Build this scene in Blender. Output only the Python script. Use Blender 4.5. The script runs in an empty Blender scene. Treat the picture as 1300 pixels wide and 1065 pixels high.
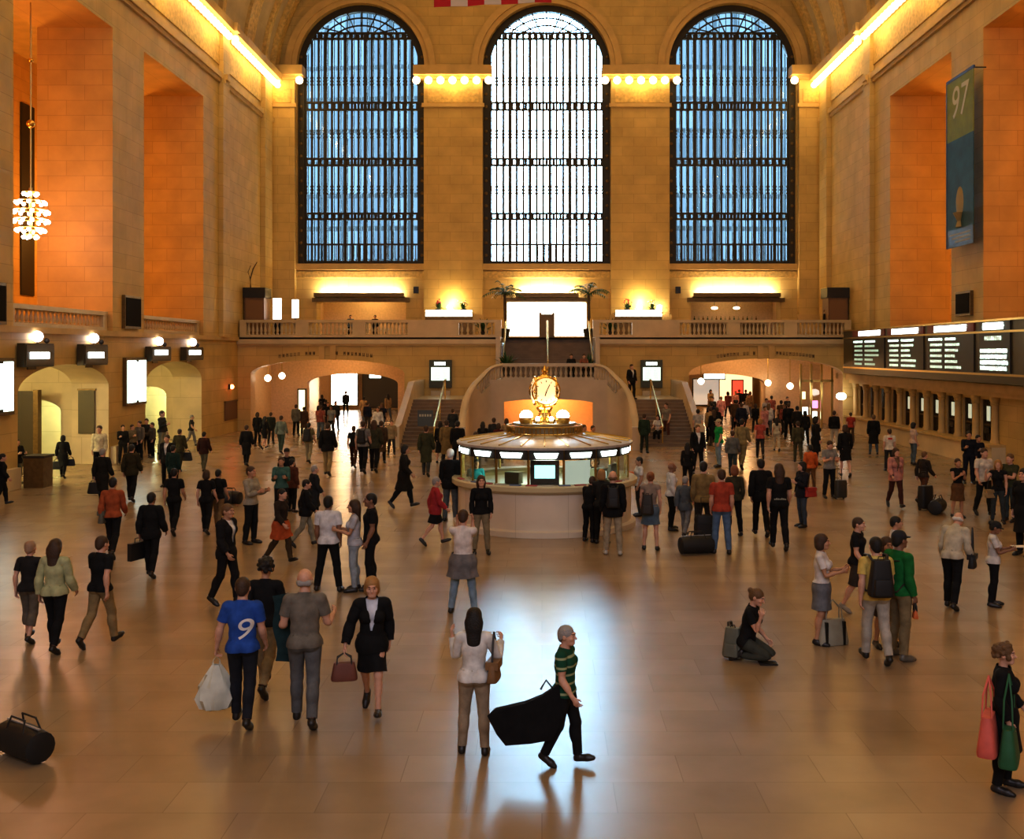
import bpy, bmesh, math, random
import numpy as np
from mathutils import Vector, Matrix
random.seed(7)
COL = bpy.context.scene.collection
PI = math.pi

# ------------------------------------------------------------------ materials
MATS = {}
def mat(name, col, rough=0.6, metal=0.0, emit=None, es=0.0, noise=0.0, nscale=8.0, bump=0.0, bscale=40.0, spec=None, trans=0.0, alpha=1.0):
    key = name
    if key in MATS: return MATS[key]
    m = bpy.data.materials.new(name); m.use_nodes = True
    nt = m.node_tree; b = nt.nodes['Principled BSDF']
    b.inputs['Base Color'].default_value = (*col, 1)
    b.inputs['Roughness'].default_value = rough
    b.inputs['Metallic'].default_value = metal
    if spec is not None: b.inputs['Specular IOR Level'].default_value = spec
    if trans: b.inputs['Transmission Weight'].default_value = trans
    if alpha < 1: b.inputs['Alpha'].default_value = alpha
    if emit is not None:
        b.inputs['Emission Color'].default_value = (*emit, 1)
        b.inputs['Emission Strength'].default_value = es
    if noise or bump:
        tc = nt.nodes.new('ShaderNodeTexCoord')
    if noise:
        n = nt.nodes.new('ShaderNodeTexNoise'); n.inputs['Scale'].default_value = nscale; n.inputs['Detail'].default_value = 4
        r = nt.nodes.new('ShaderNodeMapRange'); r.inputs['From Min'].default_value = .3; r.inputs['From Max'].default_value = .7
        r.inputs['To Min'].default_value = 1-noise; r.inputs['To Max'].default_value = 1+noise
        mx = nt.nodes.new('ShaderNodeVectorMath'); mx.operation = 'SCALE'; mx.inputs[0].default_value = col
        nt.links.new(tc.outputs['Object'], n.inputs['Vector']); nt.links.new(n.outputs['Fac'], r.inputs['Value'])
        nt.links.new(r.outputs['Result'], mx.inputs['Scale']); nt.links.new(mx.outputs['Vector'], b.inputs['Base Color'])
    if bump:
        n2 = nt.nodes.new('ShaderNodeTexNoise'); n2.inputs['Scale'].default_value = bscale; n2.inputs['Detail'].default_value = 3
        bp = nt.nodes.new('ShaderNodeBump'); bp.inputs['Strength'].default_value = bump; bp.inputs['Distance'].default_value = .02
        nt.links.new(tc.outputs['Object'], n2.inputs['Vector']); nt.links.new(n2.outputs['Fac'], bp.inputs['Height']); nt.links.new(bp.outputs['Normal'], b.inputs['Normal'])
    MATS[key] = m
    return m
def cloth(c, pat=None):
    key = 'cloth_%03d_%03d_%03d' % tuple(int(x*999) for x in c) + (pat or '')
    if key in MATS: return MATS[key]
    m = mat(key, c, .85, noise=.22, nscale=9, bump=.25, bscale=14, spec=.2)
    if pat == 'stripe':
        nt = m.node_tree; b = nt.nodes['Principled BSDF']
        tc = nt.nodes.new('ShaderNodeTexCoord'); w = nt.nodes.new('ShaderNodeTexWave'); w.bands_direction = 'Z'; w.inputs['Scale'].default_value = 3.2; w.inputs['Distortion'].default_value = .3
        cr = nt.nodes.new('ShaderNodeValToRGB'); cr.color_ramp.elements[0].position = .80; cr.color_ramp.elements[0].color = (*c, 1); cr.color_ramp.elements[1].position = .92; cr.color_ramp.elements[1].color = (.35,.40,.22,1)
        nt.links.new(tc.outputs['Object'], w.inputs['Vector']); nt.links.new(w.outputs['Fac'], cr.inputs['Fac']); nt.links.new(cr.outputs['Color'], b.inputs['Base Color'])
    return m

# ------------------------------------------------------------------ signed-distance modelling
def d_cone(P, a, b, ra, rb, fl=(1,1,1)):
    a = np.array(a, float); b = np.array(b, float); f = np.array(fl, float)
    ab = b-a; t = np.clip(((P-a)@ab)/max(ab@ab, 1e-9), 0, 1)
    return np.linalg.norm((P-a-t[:,None]*ab)*f, axis=1)-(ra+t*(rb-ra))
def d_ell(P, c, r):
    q = P-np.array(c, float); r = np.array(r, float)
    k0 = np.linalg.norm(q/r, axis=1); k1 = np.linalg.norm(q/(r*r), axis=1)
    return k0*(k0-1)/np.maximum(k1, 1e-9)
def prim_d(p, P):
    return d_ell(P, p[2], p[3]) if p[1] == 'e' else d_cone(P, p[2], p[3], p[4], p[5], *(p[8:9]))
def prim_box(p, m):
    if p[1] == 'e': c = np.array(p[2]); r = np.array(p[3]); return c-r-m, c+r+m
    a = np.array(p[2]); b = np.array(p[3]); r = max(p[4], p[5])
    return np.minimum(a, b)-r-m, np.maximum(a, b)+r+m
def field(prims, lo, hi, h):
    lo = np.array(lo, float); n = np.ceil((np.array(hi)-lo)/h).astype(int)+1
    F = np.full(n, .08); ax = [lo[i]+h*np.arange(n[i]) for i in range(3)]
    for p in prims:
        k = p[6] if p[1] == 'c' else p[4]
        neg = (p[7] if p[1] == 'c' else p[5]) == 'sub'
        b0, b1 = prim_box(p, .07)
        s = [slice(max(0, int((b0[i]-lo[i])/h)), min(n[i], int((b1[i]-lo[i])/h)+2)) for i in range(3)]
        if any(x.stop <= x.start for x in s): continue
        X, Y, Z = np.meshgrid(ax[0][s[0]], ax[1][s[1]], ax[2][s[2]], indexing='ij')
        P = np.stack([X.ravel(), Y.ravel(), Z.ravel()], 1)
        d = prim_d(p, P).reshape(X.shape); f = F[s[0], s[1], s[2]]
        if neg:
            hh = np.clip(.5-.5*(f+d)/k, 0, 1); F[s[0], s[1], s[2]] = f*(1-hh)-d*hh+k*hh*(1-hh)
        else:
            hh = np.clip(.5+.5*(f-d)/k, 0, 1); F[s[0], s[1], s[2]] = f*(1-hh)+d*hh-k*hh*(1-hh)
    return F, lo
def surf_nets(F, lo, h):
    S = F < 0
    nx, ny, nz = F.shape
    cnt = np.zeros((nx-1, ny-1, nz-1), int)
    offs = [(i,j,k) for i in (0,1) for j in (0,1) for k in (0,1)]
    for (i,j,k) in offs: cnt += S[i:nx-1+i, j:ny-1+j, k:nz-1+k]
    act = (cnt > 0) & (cnt < 8)
    C = np.argwhere(act); idx = -np.ones(act.shape, int); idx[act] = np.arange(len(C))
    acc = np.zeros((len(C), 3)); num = np.zeros(len(C))
    for a in offs:
        for ax in range(3):
            if a[ax]: continue
            b = list(a); b[ax] = 1
            fa = F[C[:,0]+a[0], C[:,1]+a[1], C[:,2]+a[2]]; fb = F[C[:,0]+b[0], C[:,1]+b[1], C[:,2]+b[2]]
            m = (fa < 0) != (fb < 0)
            t = np.where(m, fa/np.where(m, fa-fb, 1), 0)
            p = np.tile(np.array(a, float), (len(C), 1)); p[:, ax] += t
            acc += p*m[:,None]; num += m
    V = lo+h*(C+acc/num[:,None])
    Q = []
    for ax in range(3):
        u, v = [(1,2),(2,0),(0,1)][ax]
        s0 = [slice(None)]*3; s1 = [slice(None)]*3; s0[ax] = slice(0,-1); s1[ax] = slice(1,None)
        A = S[tuple(s0)]; B = S[tuple(s1)]
        E = np.argwhere(A != B)
        ok = (E[:,u] > 0) & (E[:,v] > 0) & (E[:,u] < F.shape[u]-1) & (E[:,v] < F.shape[v]-1); E = E[ok]
        du = np.zeros(3, int); du[u] = 1; dv = np.zeros(3, int); dv[v] = 1
        q = np.stack([idx[tuple((E-du-dv).T)], idx[tuple((E-dv).T)], idx[tuple(E.T)], idx[tuple((E-du).T)]], 1)
        fl = ~A[tuple(E.T)]; q[fl] = q[fl][:, ::-1]
        Q.append(q)
    return V, np.concatenate(Q)
def mesh_np(name, V, Fc):
    me = bpy.data.meshes.new(name)
    me.from_pydata(V.tolist(), [], Fc.tolist() if hasattr(Fc, 'tolist') else Fc); me.update()
    return me
def decimate(V, Fc, ratio, protect=None):
    me = mesh_np('tmp', V, Fc); o = bpy.data.objects.new('tmp', me); COL.objects.link(o)
    md = o.modifiers.new('d', 'DECIMATE'); md.ratio = ratio
    if protect is not None:
        g = o.vertex_groups.new(name='p')
        for i in np.nonzero(protect)[0]: g.add([int(i)], 1.0, 'REPLACE')
        md.vertex_group = 'p'; md.invert_vertex_group = True; md.vertex_group_factor = 0.25
    dg = bpy.context.evaluated_depsgraph_get(); ev = o.evaluated_get(dg).to_mesh()
    V2 = np.array([v.co[:] for v in ev.vertices]); F2 = [tuple(p.vertices) for p in ev.polygons]
    o.evaluated_get(dg).to_mesh_clear(); bpy.data.objects.remove(o); bpy.data.meshes.remove(me)
    return V2, F2

# bones: name -> (parent, joint)
BN = ['pelvis','spine','chest','neck','head','uaL','faL','haL','fiL','uaR','faR','haR','fiR','thL','shL','foL','thR','shR','foR']
BI = {n:i for i,n in enumerate(BN)}
PAR = dict(pelvis=None, spine='pelvis', chest='spine', neck='chest', head='neck', uaL='chest', faL='uaL', haL='faL', fiL='haL', uaR='chest', faR='uaR', haR='faR', fiR='haR', thL='pelvis', shL='thL', foL='shL', thR='pelvis', shR='thR', foR='shR')
J = dict(pelvis=(0,.01,.95), spine=(0,.02,1.04), chest=(0,.02,1.20), neck=(0,.03,1.47), head=(0,.01,1.55), uaL=(.178,.02,1.415), faL=(.262,.03,1.135), haL=(.305,-.005,.895), fiL=(.318,-.02,.805),
         thL=(.09,.0,.90), shL=(.10,-.005,.50), foL=(.105,.025,.085))
for n in list(J):
    if n.endswith('L'): x,y,z = J[n]; J[n[:-1]+'R'] = (-x,y,z)
def body_prims(fem):
    P = []
    def e(b, c, r, k=.03, op='add'): P.append((b, 'e', c, r, k, op))
    def c(b, a, d, ra, rb, k=.03, op='add', fl=(1,1,1)): P.append((b, 'c', a, d, ra, rb, k, op, fl))
    hw = .172 if fem else .160; sw = .135 if fem else .155
    e('pelvis', (0,.012,.95), (hw,.112,.115)); e('spine', (0,.005,1.10), (.122 if fem else .142,.098,.14), .05)
    e('chest', (0,.012,1.28), (.148 if fem else .168,.112 if fem else .122,.17), .05)
    c('chest', (-sw,.022,1.415), (sw,.022,1.415), .055, .055, .05)
    c('neck', (0,.035,1.41), (0,.015,1.55), .072 if not fem else .06, .052 if not fem else .045, .04)
    for s in (1,-1):
        e('pelvis', (s*.075,.06,.925), (.085,.085,.09), .03)
        if fem: e('chest', (s*.072,-.085,1.275), (.06,.055,.06), .03)
        else: e('chest', (s*.075,-.07,1.31), (.075,.045,.06), .03)
    e('head', (0,.012,1.66), (.076,.096,.092), .02); e('head', (0,-.032,1.598), (.058,.062,.068), .035)
    c('head', (-.02,-.07,1.556), (.02,-.07,1.556), .022, .022, .025)
    c('head', (0,-.090,1.652), (0,-.112,1.618), .009, .0135, .012)
    e('head', (0,-.082,1.672), (.05,.018,.012), .015)
    for s in (1,-1):
        e('head', (s*.032,-.105,1.651), (.017,.016,.011), .012, 'sub')
        e('head', (s*.031,-.079,1.650), (.0135,.0135,.0125), .006)
        e('head', (s*.077,.012,1.632), (.011,.021,.032), .008)
        e('head', (s*.042,-.068,1.615), (.022,.018,.016), .02)
        S = 'L' if s > 0 else 'R'
        m = lambda q: (s*q[0], q[1], q[2])
        shx = J['uaL']
        c('ua'+S, m((shx[0],.02,1.41)), m(J['faL']), .056 if not fem else .047, .040 if not fem else .034, .04)
        c('ua'+S, m((.20,.015,1.34)), m((.235,.02,1.24)), .05 if not fem else .041, .046 if not fem else .038, .03)
        c('fa'+S, m(J['faL']), m(J['haL']), .041 if not fem else .034, .027 if not fem else .023, .03)
        c('fa'+S, m((.27,.025,1.09)), m((.28,.012,1.02)), .045 if not fem else .038, .040 if not fem else .033, .03)
        # palm and fingers
        hs = 1.0 if not fem else .93
        c('ha'+S, m((.306,-.006,.895)), m((.314,-.018,.835)), .027*hs, .036*hs, .02, 'add', (1.9,1,1))
        c('ha'+S, m((.312,-.045,.815)), m((.316,.008,.815)), .017, .016, .012, 'add', (1.2,1,1))
        for yy, ln in ((-.050,.070),(-.026,.079),(-.002,.073),(.021,.056)):
            p0 = (.317, yy*.9-.006, .808); p1 = (.311, yy-.010, .808-ln*.55*hs); p2 = (.297, yy-.013, .808-ln*hs)
            c('fi'+S, m(p0), m(p1), .0092*hs, .0083*hs, .006); c('fi'+S, m(p1), m(p2), .0083*hs, .0072*hs, .004)
        c('ha'+S, m((.305,-.034,.868)), m((.296,-.068,.838)), .014, .0105, .010); c('ha'+S, m((.296,-.068,.838)), m((.288,-.076,.806)), .0105, .0085, .005)
        c('th'+S, m(J['thL']), m(J['shL']), .092 if not fem else .095, .056 if not fem else .053, .03)
        c('sh'+S, m(J['shL']), m(J['foL']), .054 if not fem else .050, .036 if not fem else .032, .03)
        e('sh'+S, m((.102,.032,.36)), (.050,.05,.11), .03)
        c('fo'+S, m((.105,.045,.04)), m((.115,-.11,.030)), .038, .036, .03); c('fo'+S, m((.113,-.10,.030)), m((.117,-.165,.024)), .038, .024, .02)
    return P
ADJ = {}
for n in BN:
    ADJ[n] = {n} | ({PAR[n]} if PAR[n] else set()) | {k for k in BN if PAR[k] == n}
def weights(P, prims):
    D = np.full((len(P), len(BN)), .5)
    for p in prims:
        if (p[7] if p[1] == 'c' else p[5]) == 'sub': continue
        i = BI[p[0]]; D[:, i] = np.minimum(D[:, i], prim_d(p, P))
    pr = D.argmin(1)
    W = np.exp(-(D-D.min(1, keepdims=True))/.016)
    M = np.zeros((len(BN), len(BN)))
    for n in BN:
        for k in ADJ[n]: M[BI[n], BI[k]] = 1
    W *= M[pr]; W /= W.sum(1, keepdims=True)
    return W, pr
def vnormals(V, Fc):
    N = np.zeros_like(V)
    for n in (3, 4):
        f = np.array([q for q in Fc if len(q) == n])
        if len(f) == 0: continue
        nn = np.cross(V[f[:,1]]-V[f[:,0]], V[f[:,-1]]-V[f[:,0]])
        for k in range(n): np.add.at(N, f[:,k], nn)
    return N/np.maximum(np.linalg.norm(N, axis=1, keepdims=True), 1e-9)
def cut_body(V, Fc, suit):
    """slice the body at hems, sleeves and neckline so that clothes end on clean edges"""
    bm = bmesh.new(); vs = [bm.verts.new(v) for v in V]
    for f in Fc:
        try: bm.faces.new([vs[i] for i in f])
        except ValueError: pass
    def cut(pt, no, test):
        fs = [f for f in bm.faces if test(f.calc_center_median())]
        g = set(fs)
        for f in fs: g.update(f.verts); g.update(f.edges)
        bmesh.ops.bisect_plane(bm, geom=list(g), plane_co=pt, plane_no=no, dist=.0005)
    armx = lambda z: .178+(1.415-z)*.30-.075
    isarm = lambda c: abs(c.x) > armx(c.z) and c.z < 1.40 and abs(c.x) > .19
    for z in (1.02, .985, .90): cut((0,0,z), (0,0,1), lambda c: not isarm(c) and z-.09 < c.z < z+.09)
    for z in (.62, .50, .27, .085): cut((0,0,z), (0,0,1), lambda c: not isarm(c) and z-.09 < c.z < z+.09)
    for s in (1,-1):
        a = Vector((s*.178,.02,1.415)); e = Vector((s*.262,.03,1.135)); w = Vector((s*.305,-.005,.895))
        for t in (.18, .62): p = a.lerp(e, t); cut(p, (e-a), lambda c: c.x*s > .15 and abs(c.z-p.z) < .10 and c.z < 1.47)
        for t in (.93,): p = e.lerp(w, t); cut(p, (w-e), lambda c: c.x*s > .2 and abs(c.z-p.z) < .06)
    cut((0,.02,1.495), (0,-.35,1), lambda c: 1.40 < c.z < 1.58 and abs(c.x) < .11)
    for s in (1,-1) if suit else ():
        cut((s*.012,0,1.12), (s*.33,0,-.06), lambda c: c.y < 0 and 1.02 < c.z < 1.50 and -.02 < c.x*s < .12)
    bmesh.ops.triangulate(bm, faces=[f for f in bm.faces if len(f.verts) > 4])
    bm.verts.index_update()
    V2 = np.array([v.co[:] for v in bm.verts]); F2 = [tuple(v.index for v in f.verts) for f in bm.faces]
    bm.free(); return V2, F2
class Base: pass
BASES = {}
def make_base(fem, lod, suit=False):
    if (fem, lod, suit) in BASES: return BASES[(fem, lod, suit)]
    pr = body_prims(fem)
    if ('raw', fem) not in BASES:
        F, lo = field(pr, (-.40,-.22,-.02), (.40,.18,1.79), .0065)
        BASES[('raw', fem)] = surf_nets(F, lo, .0065)
    V, Q = BASES[('raw', fem)]
    prot = (V[:,2] > 1.52) & (V[:,1] < .02) | ((np.abs(V[:,0]) > .27) & (V[:,2] < .90) & (V[:,2] > .70))
    V2, F2 = decimate(V, Q, (.15, .035)[lod], None)
    V2, F2 = cut_body(V2, F2, suit)
    V2[:,2] = np.maximum(V2[:,2], 0)
    b = Base(); b.W, b.pr = weights(V2, pr); b.V = headscale(V2); b.F = F2; b.N = vnormals(b.V, F2); b.prims = pr; b.fem = fem
    b.fc = np.array([V2[list(f)].mean(0) for f in F2]); b.fp = np.array([BN[np.bincount(b.pr[list(f)]).argmax()] for f in F2])
    b.nb = np.array([f[-3:-1] for f in b.fp])
    b.arm = np.array([n[:2] in ('ua','fa','ha','fi') for n in b.fp])
    BASES[(fem, lod, suit)] = b
    return b
HAIRS = {}
def hair_mesh(style):
    """(verts, quads) of a hair cap, hat or long hair in the rest pose of the head"""
    if style in HAIRS: return HAIRS[style]
    P = []
    e = lambda c, r, k=.02, op='add': P.append((0, 'e', c, r, k, op))
    c = lambda a, d, ra, rb, k=.02, op='add', fl=(1,1,1): P.append((0, 'c', a, d, ra, rb, k, op, fl))
    face = lambda z=1.60, w=.062: (e((0,-.115,z), (w,.085,.09), .015, 'sub'), e((0,-.06,1.50), (.12,.12,.06), .015, 'sub'))
    if style == 'short': e((0,.018,1.672), (.084,.101,.094)); e((0,.045,1.62), (.07,.072,.075)); face(); e((0,-.02,1.575), (.12,.09,.05), .01, 'sub')
    elif style == 'fringe': c((-.070,.03,1.615), (-.045,.075,1.612), .024, .03); c((.070,.03,1.615), (.045,.075,1.612), .024, .03); c((-.045,.082,1.612), (.045,.082,1.612), .03, .03)
    elif style == 'bob': e((0,.018,1.675), (.088,.106,.096)); e((0,.035,1.60), (.098,.085,.10), .03); e((0,-.13,1.60), (.062,.10,.10), .015, 'sub'); e((0,-.03,1.46), (.11,.09,.06), .01, 'sub')
    elif style == 'long': e((0,.018,1.675), (.088,.106,.096)); e((0,.035,1.60), (.095,.085,.10), .03); c((0,.075,1.60), (0,.095,1.36), .085, .065, .03, 'add', (.8,1.5,1)); e((0,-.13,1.60), (.062,.10,.11), .015, 'sub')
    elif style == 'bun': e((0,.018,1.672), (.084,.102,.094)); e((0,.05,1.63), (.07,.07,.075)); e((0,.125,1.69), (.042,.038,.042), .02); face()
    elif style == 'curly':
        e((0,.02,1.68), (.092,.105,.095)); rr = random.Random(3)
        for i in range(46):
            a = rr.uniform(0, 2*PI); z = rr.uniform(1.60, 1.765); s = math.sqrt(max(.05, 1-((z-1.66)/.115)**2))
            x, y = .092*s*math.cos(a), .02+.108*s*math.sin(a)
            if y < -.055 and z < 1.70: continue
            e((x,y,z), (.024,.024,.024), .01)
        e((0,-.125,1.605), (.062,.09,.085), .012, 'sub')
    elif style == 'cap': e((0,.012,1.69), (.086,.104,.080)); e((0,.01,1.60), (.12,.13,.055), .006, 'sub'); c((-.035,-.10,1.675), (.035,-.10,1.675), .05, .05, .01, 'add', (1,1,5))
    F, lo = field(P, (-.16,-.20,1.24), (.16,.20,1.80), .011)
    V, Q = surf_nets(F, lo, .011)
    HAIRS[style] = (headscale(np.where(V[:,2:3] > 1.47, V, V)), Q); return HAIRS[style]

def Rm(rx, ry, rz):
    return np.array((Matrix.Rotation(math.radians(rz), 3, 'Z') @ Matrix.Rotation(math.radians(ry), 3, 'Y') @ Matrix.Rotation(math.radians(rx), 3, 'X')))
def fk(pose):
    G = {}
    for n in BN:
        r = Rm(*pose.get(n, (0,0,0))); j = np.array(J[n])
        L = np.eye(4); L[:3,:3] = r; L[:3,3] = j-r@j
        G[n] = L if PAR[n] is None else G[PAR[n]]@L
    return G
def skin(V, W, G):
    A = np.stack([G[n] for n in BN]); Vh = np.concatenate([V, np.ones((len(V),1))], 1)
    return np.einsum('vb,bij,vj->vi', W, A, Vh)[:, :3]

def leg(fl, kn, ft=0, ab=0): return (-fl, ab, 0), (kn, 0, 0), (ft, 0, 0)
def pose_of(name, v=0.0):
    """joint rotations in degrees; L = the person's left. fl>0 swings a limb forward"""
    p = {}
    def L(s, fl=0, kn=0, ft=0, ab=0):
        sg = 1 if s == 'L' else -1
        p['th'+s] = (-fl, -sg*ab, 0); p['sh'+s] = (kn, 0, 0); p['fo'+s] = (ft, 0, 0)
    def A(s, fl=0, ab=-9, el=10, tw=0, wr=0, cu=20):
        sg = 1 if s == 'L' else -1
        p['ua'+s] = (-fl, -sg*ab, -sg*tw); p['fa'+s] = (-el, 0, 0); p['ha'+s] = (0, 0, 0); p['fi'+s] = (0, sg*cu, 0)
    A('L', 3, -10+v, 12); A('R', -2, -10+v, 14); L('L', 2, 3, 0, 1); L('R', -2, 3, 0, 2)
    if name == 'stand': L('L', 5+v, 6, -1, 3); L('R', -3, 2, 1, 3)
    elif name == 'wide': L('L', 4, 3, 0, 8); L('R', -2, 2, 0, 8)
    elif name in ('walk', 'walkm'):
        L('L', 19+v, 7, -4); L('R', -14, 20, 12); A('L', -16, -9, 12); A('R', 18, -9, 22); p['spine'] = (3,0,4); p['chest'] = (0,0,4)
    elif name == 'stroll': L('L', 14, 6, -2); L('R', -10, 12, 6); A('L', -10, -8, 10); A('R', 12, -8, 18); p['spine'] = (2,0,0)
    elif name == 'folded': A('L', 24, -2, 100, 42, 0, 30); A('R', 20, -2, 95, 42, 0, 30)
    elif name == 'camera': A('L', 62, 14, 112, 34, 0, 45); A('R', 62, 14, 112, 34, 0, 45); p['head'] = (6,0,0); L('L', 2, 2, 0, 7); L('R', -1, 2, 0, 7)
    elif name == 'phone': A('R', 38, 0, 128, 22, 0, 40); L('L', 5, 6, 0, 3)
    elif name == 'hold': A('R', 20, -6, 78, 22, 0, 50); A('L', 20, -6, 78, 22, 0, 50)
    elif name == 'holdR': A('R', 22, -6, 80, 18, 0, 50)
    elif name == 'holdL': A('L', 22, -6, 80, 18, 0, 50)
    elif name == 'carry': A('L', 2, -8, 4, 0, 0, 60); A('R', 2, -8, 4, 0, 0, 60); L('L', 16, 6, -2); L('R', -12, 14, 6)
    elif name == 'shoulder': A('R', 30, 6, 120, 5, 0, 60); L('L', 4, 6, 0, 3); p['head'] = (4,0,0)
    elif name == 'reach': A('R', 46, -4, 38, 6, 0, 30); A('L', 40, -4, 50, 6, 0, 30); p['spine'] = (10,0,0); p['chest'] = (8,0,0)
    elif name == 'lean': A('R', 34, -2, 62, 20, 0, 30); A('L', 34, -2, 62, 20, 0, 30); p['spine'] = (12,0,0); p['chest'] = (10,0,0); L('L', 8, 10, 0, 3)
    elif name == 'sit': L('L', 84, 86, 0, 4); L('R', 84, 88, 0, 4); A('L', 34, -4, 48, 10); A('R', 34, -4, 48, 10); p['spine'] = (8,0,0)
    elif name == 'kneel':
        L('L', 66, 150, 55, 4); L('R', 66, 150, 55, 7); A('L', 14, -6, 34, 16, 0, 30); A('R', 38, -4, 128, 16, 0, 45); p['spine'] = (12,0,0); p['head'] = (10,0,0)
    elif name == 'bend': p['spine'] = (22,0,0); p['chest'] = (14,0,0); A('L', 30, -8, 30); A('R', 30, -8, 30); L('L', 12, 12); L('R', -8, 14)
    elif name == 'embrace': A('R', 46, 22, 48, 34, 0, 25); A('L', 30, -4, 60, 30, 0, 30)
    if name in ('walkm',):
        q = {}
        for k, r in p.items():
            kk = k[:-1]+('R' if k[-1] == 'L' else 'L') if k[-1] in 'LR' else k
            q[kk] = (r[0], -r[1], -r[2])
        p = q
    return p

SKIN = dict(light=(.62,.36,.25), tan=(.50,.27,.16), brown=(.26,.13,.075), dark=(.13,.065,.04))
def new_obj(name, V, Fc, m, parent=None, smooth=True):
    me = bpy.data.meshes.new(name); me.from_pydata(V.tolist() if hasattr(V, 'tolist') else V, [], Fc if isinstance(Fc, list) else Fc.tolist())
    for k in (m if isinstance(m, (list, tuple)) else [m]): me.materials.append(k)
    if smooth: me.polygons.foreach_set('use_smooth', [True]*len(me.polygons))
    me.update()
    o = bpy.data.objects.new(name, me); COL.objects.link(o)
    if parent is not None: o.parent = parent
    return o
def submesh(b, fmask, off):
    idx = np.nonzero(fmask)[0]
    used = sorted({v for i in idx for v in b.F[i]}); mp = {v:k for k, v in enumerate(used)}
    u = np.array(used); o = off(b.V[u]) if callable(off) else off
    o = np.asarray(o)
    V = b.V[u]+b.N[u]*(o[:,None] if o.ndim else o)
    return V, [tuple(mp[v] for v in b.F[i]) for i in idx], b.W[u]
HEADC = np.array([0,.01,1.60])
def headscale(V):
    t = np.clip((V[:,2]-1.47)/.07, 0, 1)[:,None]
    return V+t*((V-HEADC)*.085+np.array([0,0,-.006]))
def drape(zt, zb, rt, rb, n=28, m=9, pleat=0.0, cy=.012, knee=.75):
    """skirt or coat tail: rings from the waist down, skinned to pelvis and thighs"""
    V = []; W = []; Fc = []
    for i in range(m+1):
        t = i/m; z = zt+(zb-zt)*t; hp = math.exp(-((z-.91)/.11)**2)
        ax = rt[0]+(rb[0]-rt[0])*t+.046*hp; ay = rt[1]+(rb[1]-rt[1])*t+.034*hp
        for k in range(n):
            a = 2*PI*k/n; pl = 1+pleat*t*math.sin(a*7)
            x = ax*math.cos(a)*pl; y = cy+ay*math.sin(a)*pl; V.append((x,y,z))
            w = np.zeros(len(BN)); tt = min(1, max(0, (.96-z)/.30))*knee; l = min(1, max(0, .5+x/.16))
            w[BI['pelvis']] = 1-tt; w[BI['thL']] = tt*l; w[BI['thR']] = tt*(1-l); W.append(w)
    for i in range(m):
        for k in range(n): a = i*n+k; b = i*n+(k+1)%n; Fc.append((a, a+n, b+n, b))
    return np.array(V), Fc, np.array(W)
GENERIC_OFF = .011
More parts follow.
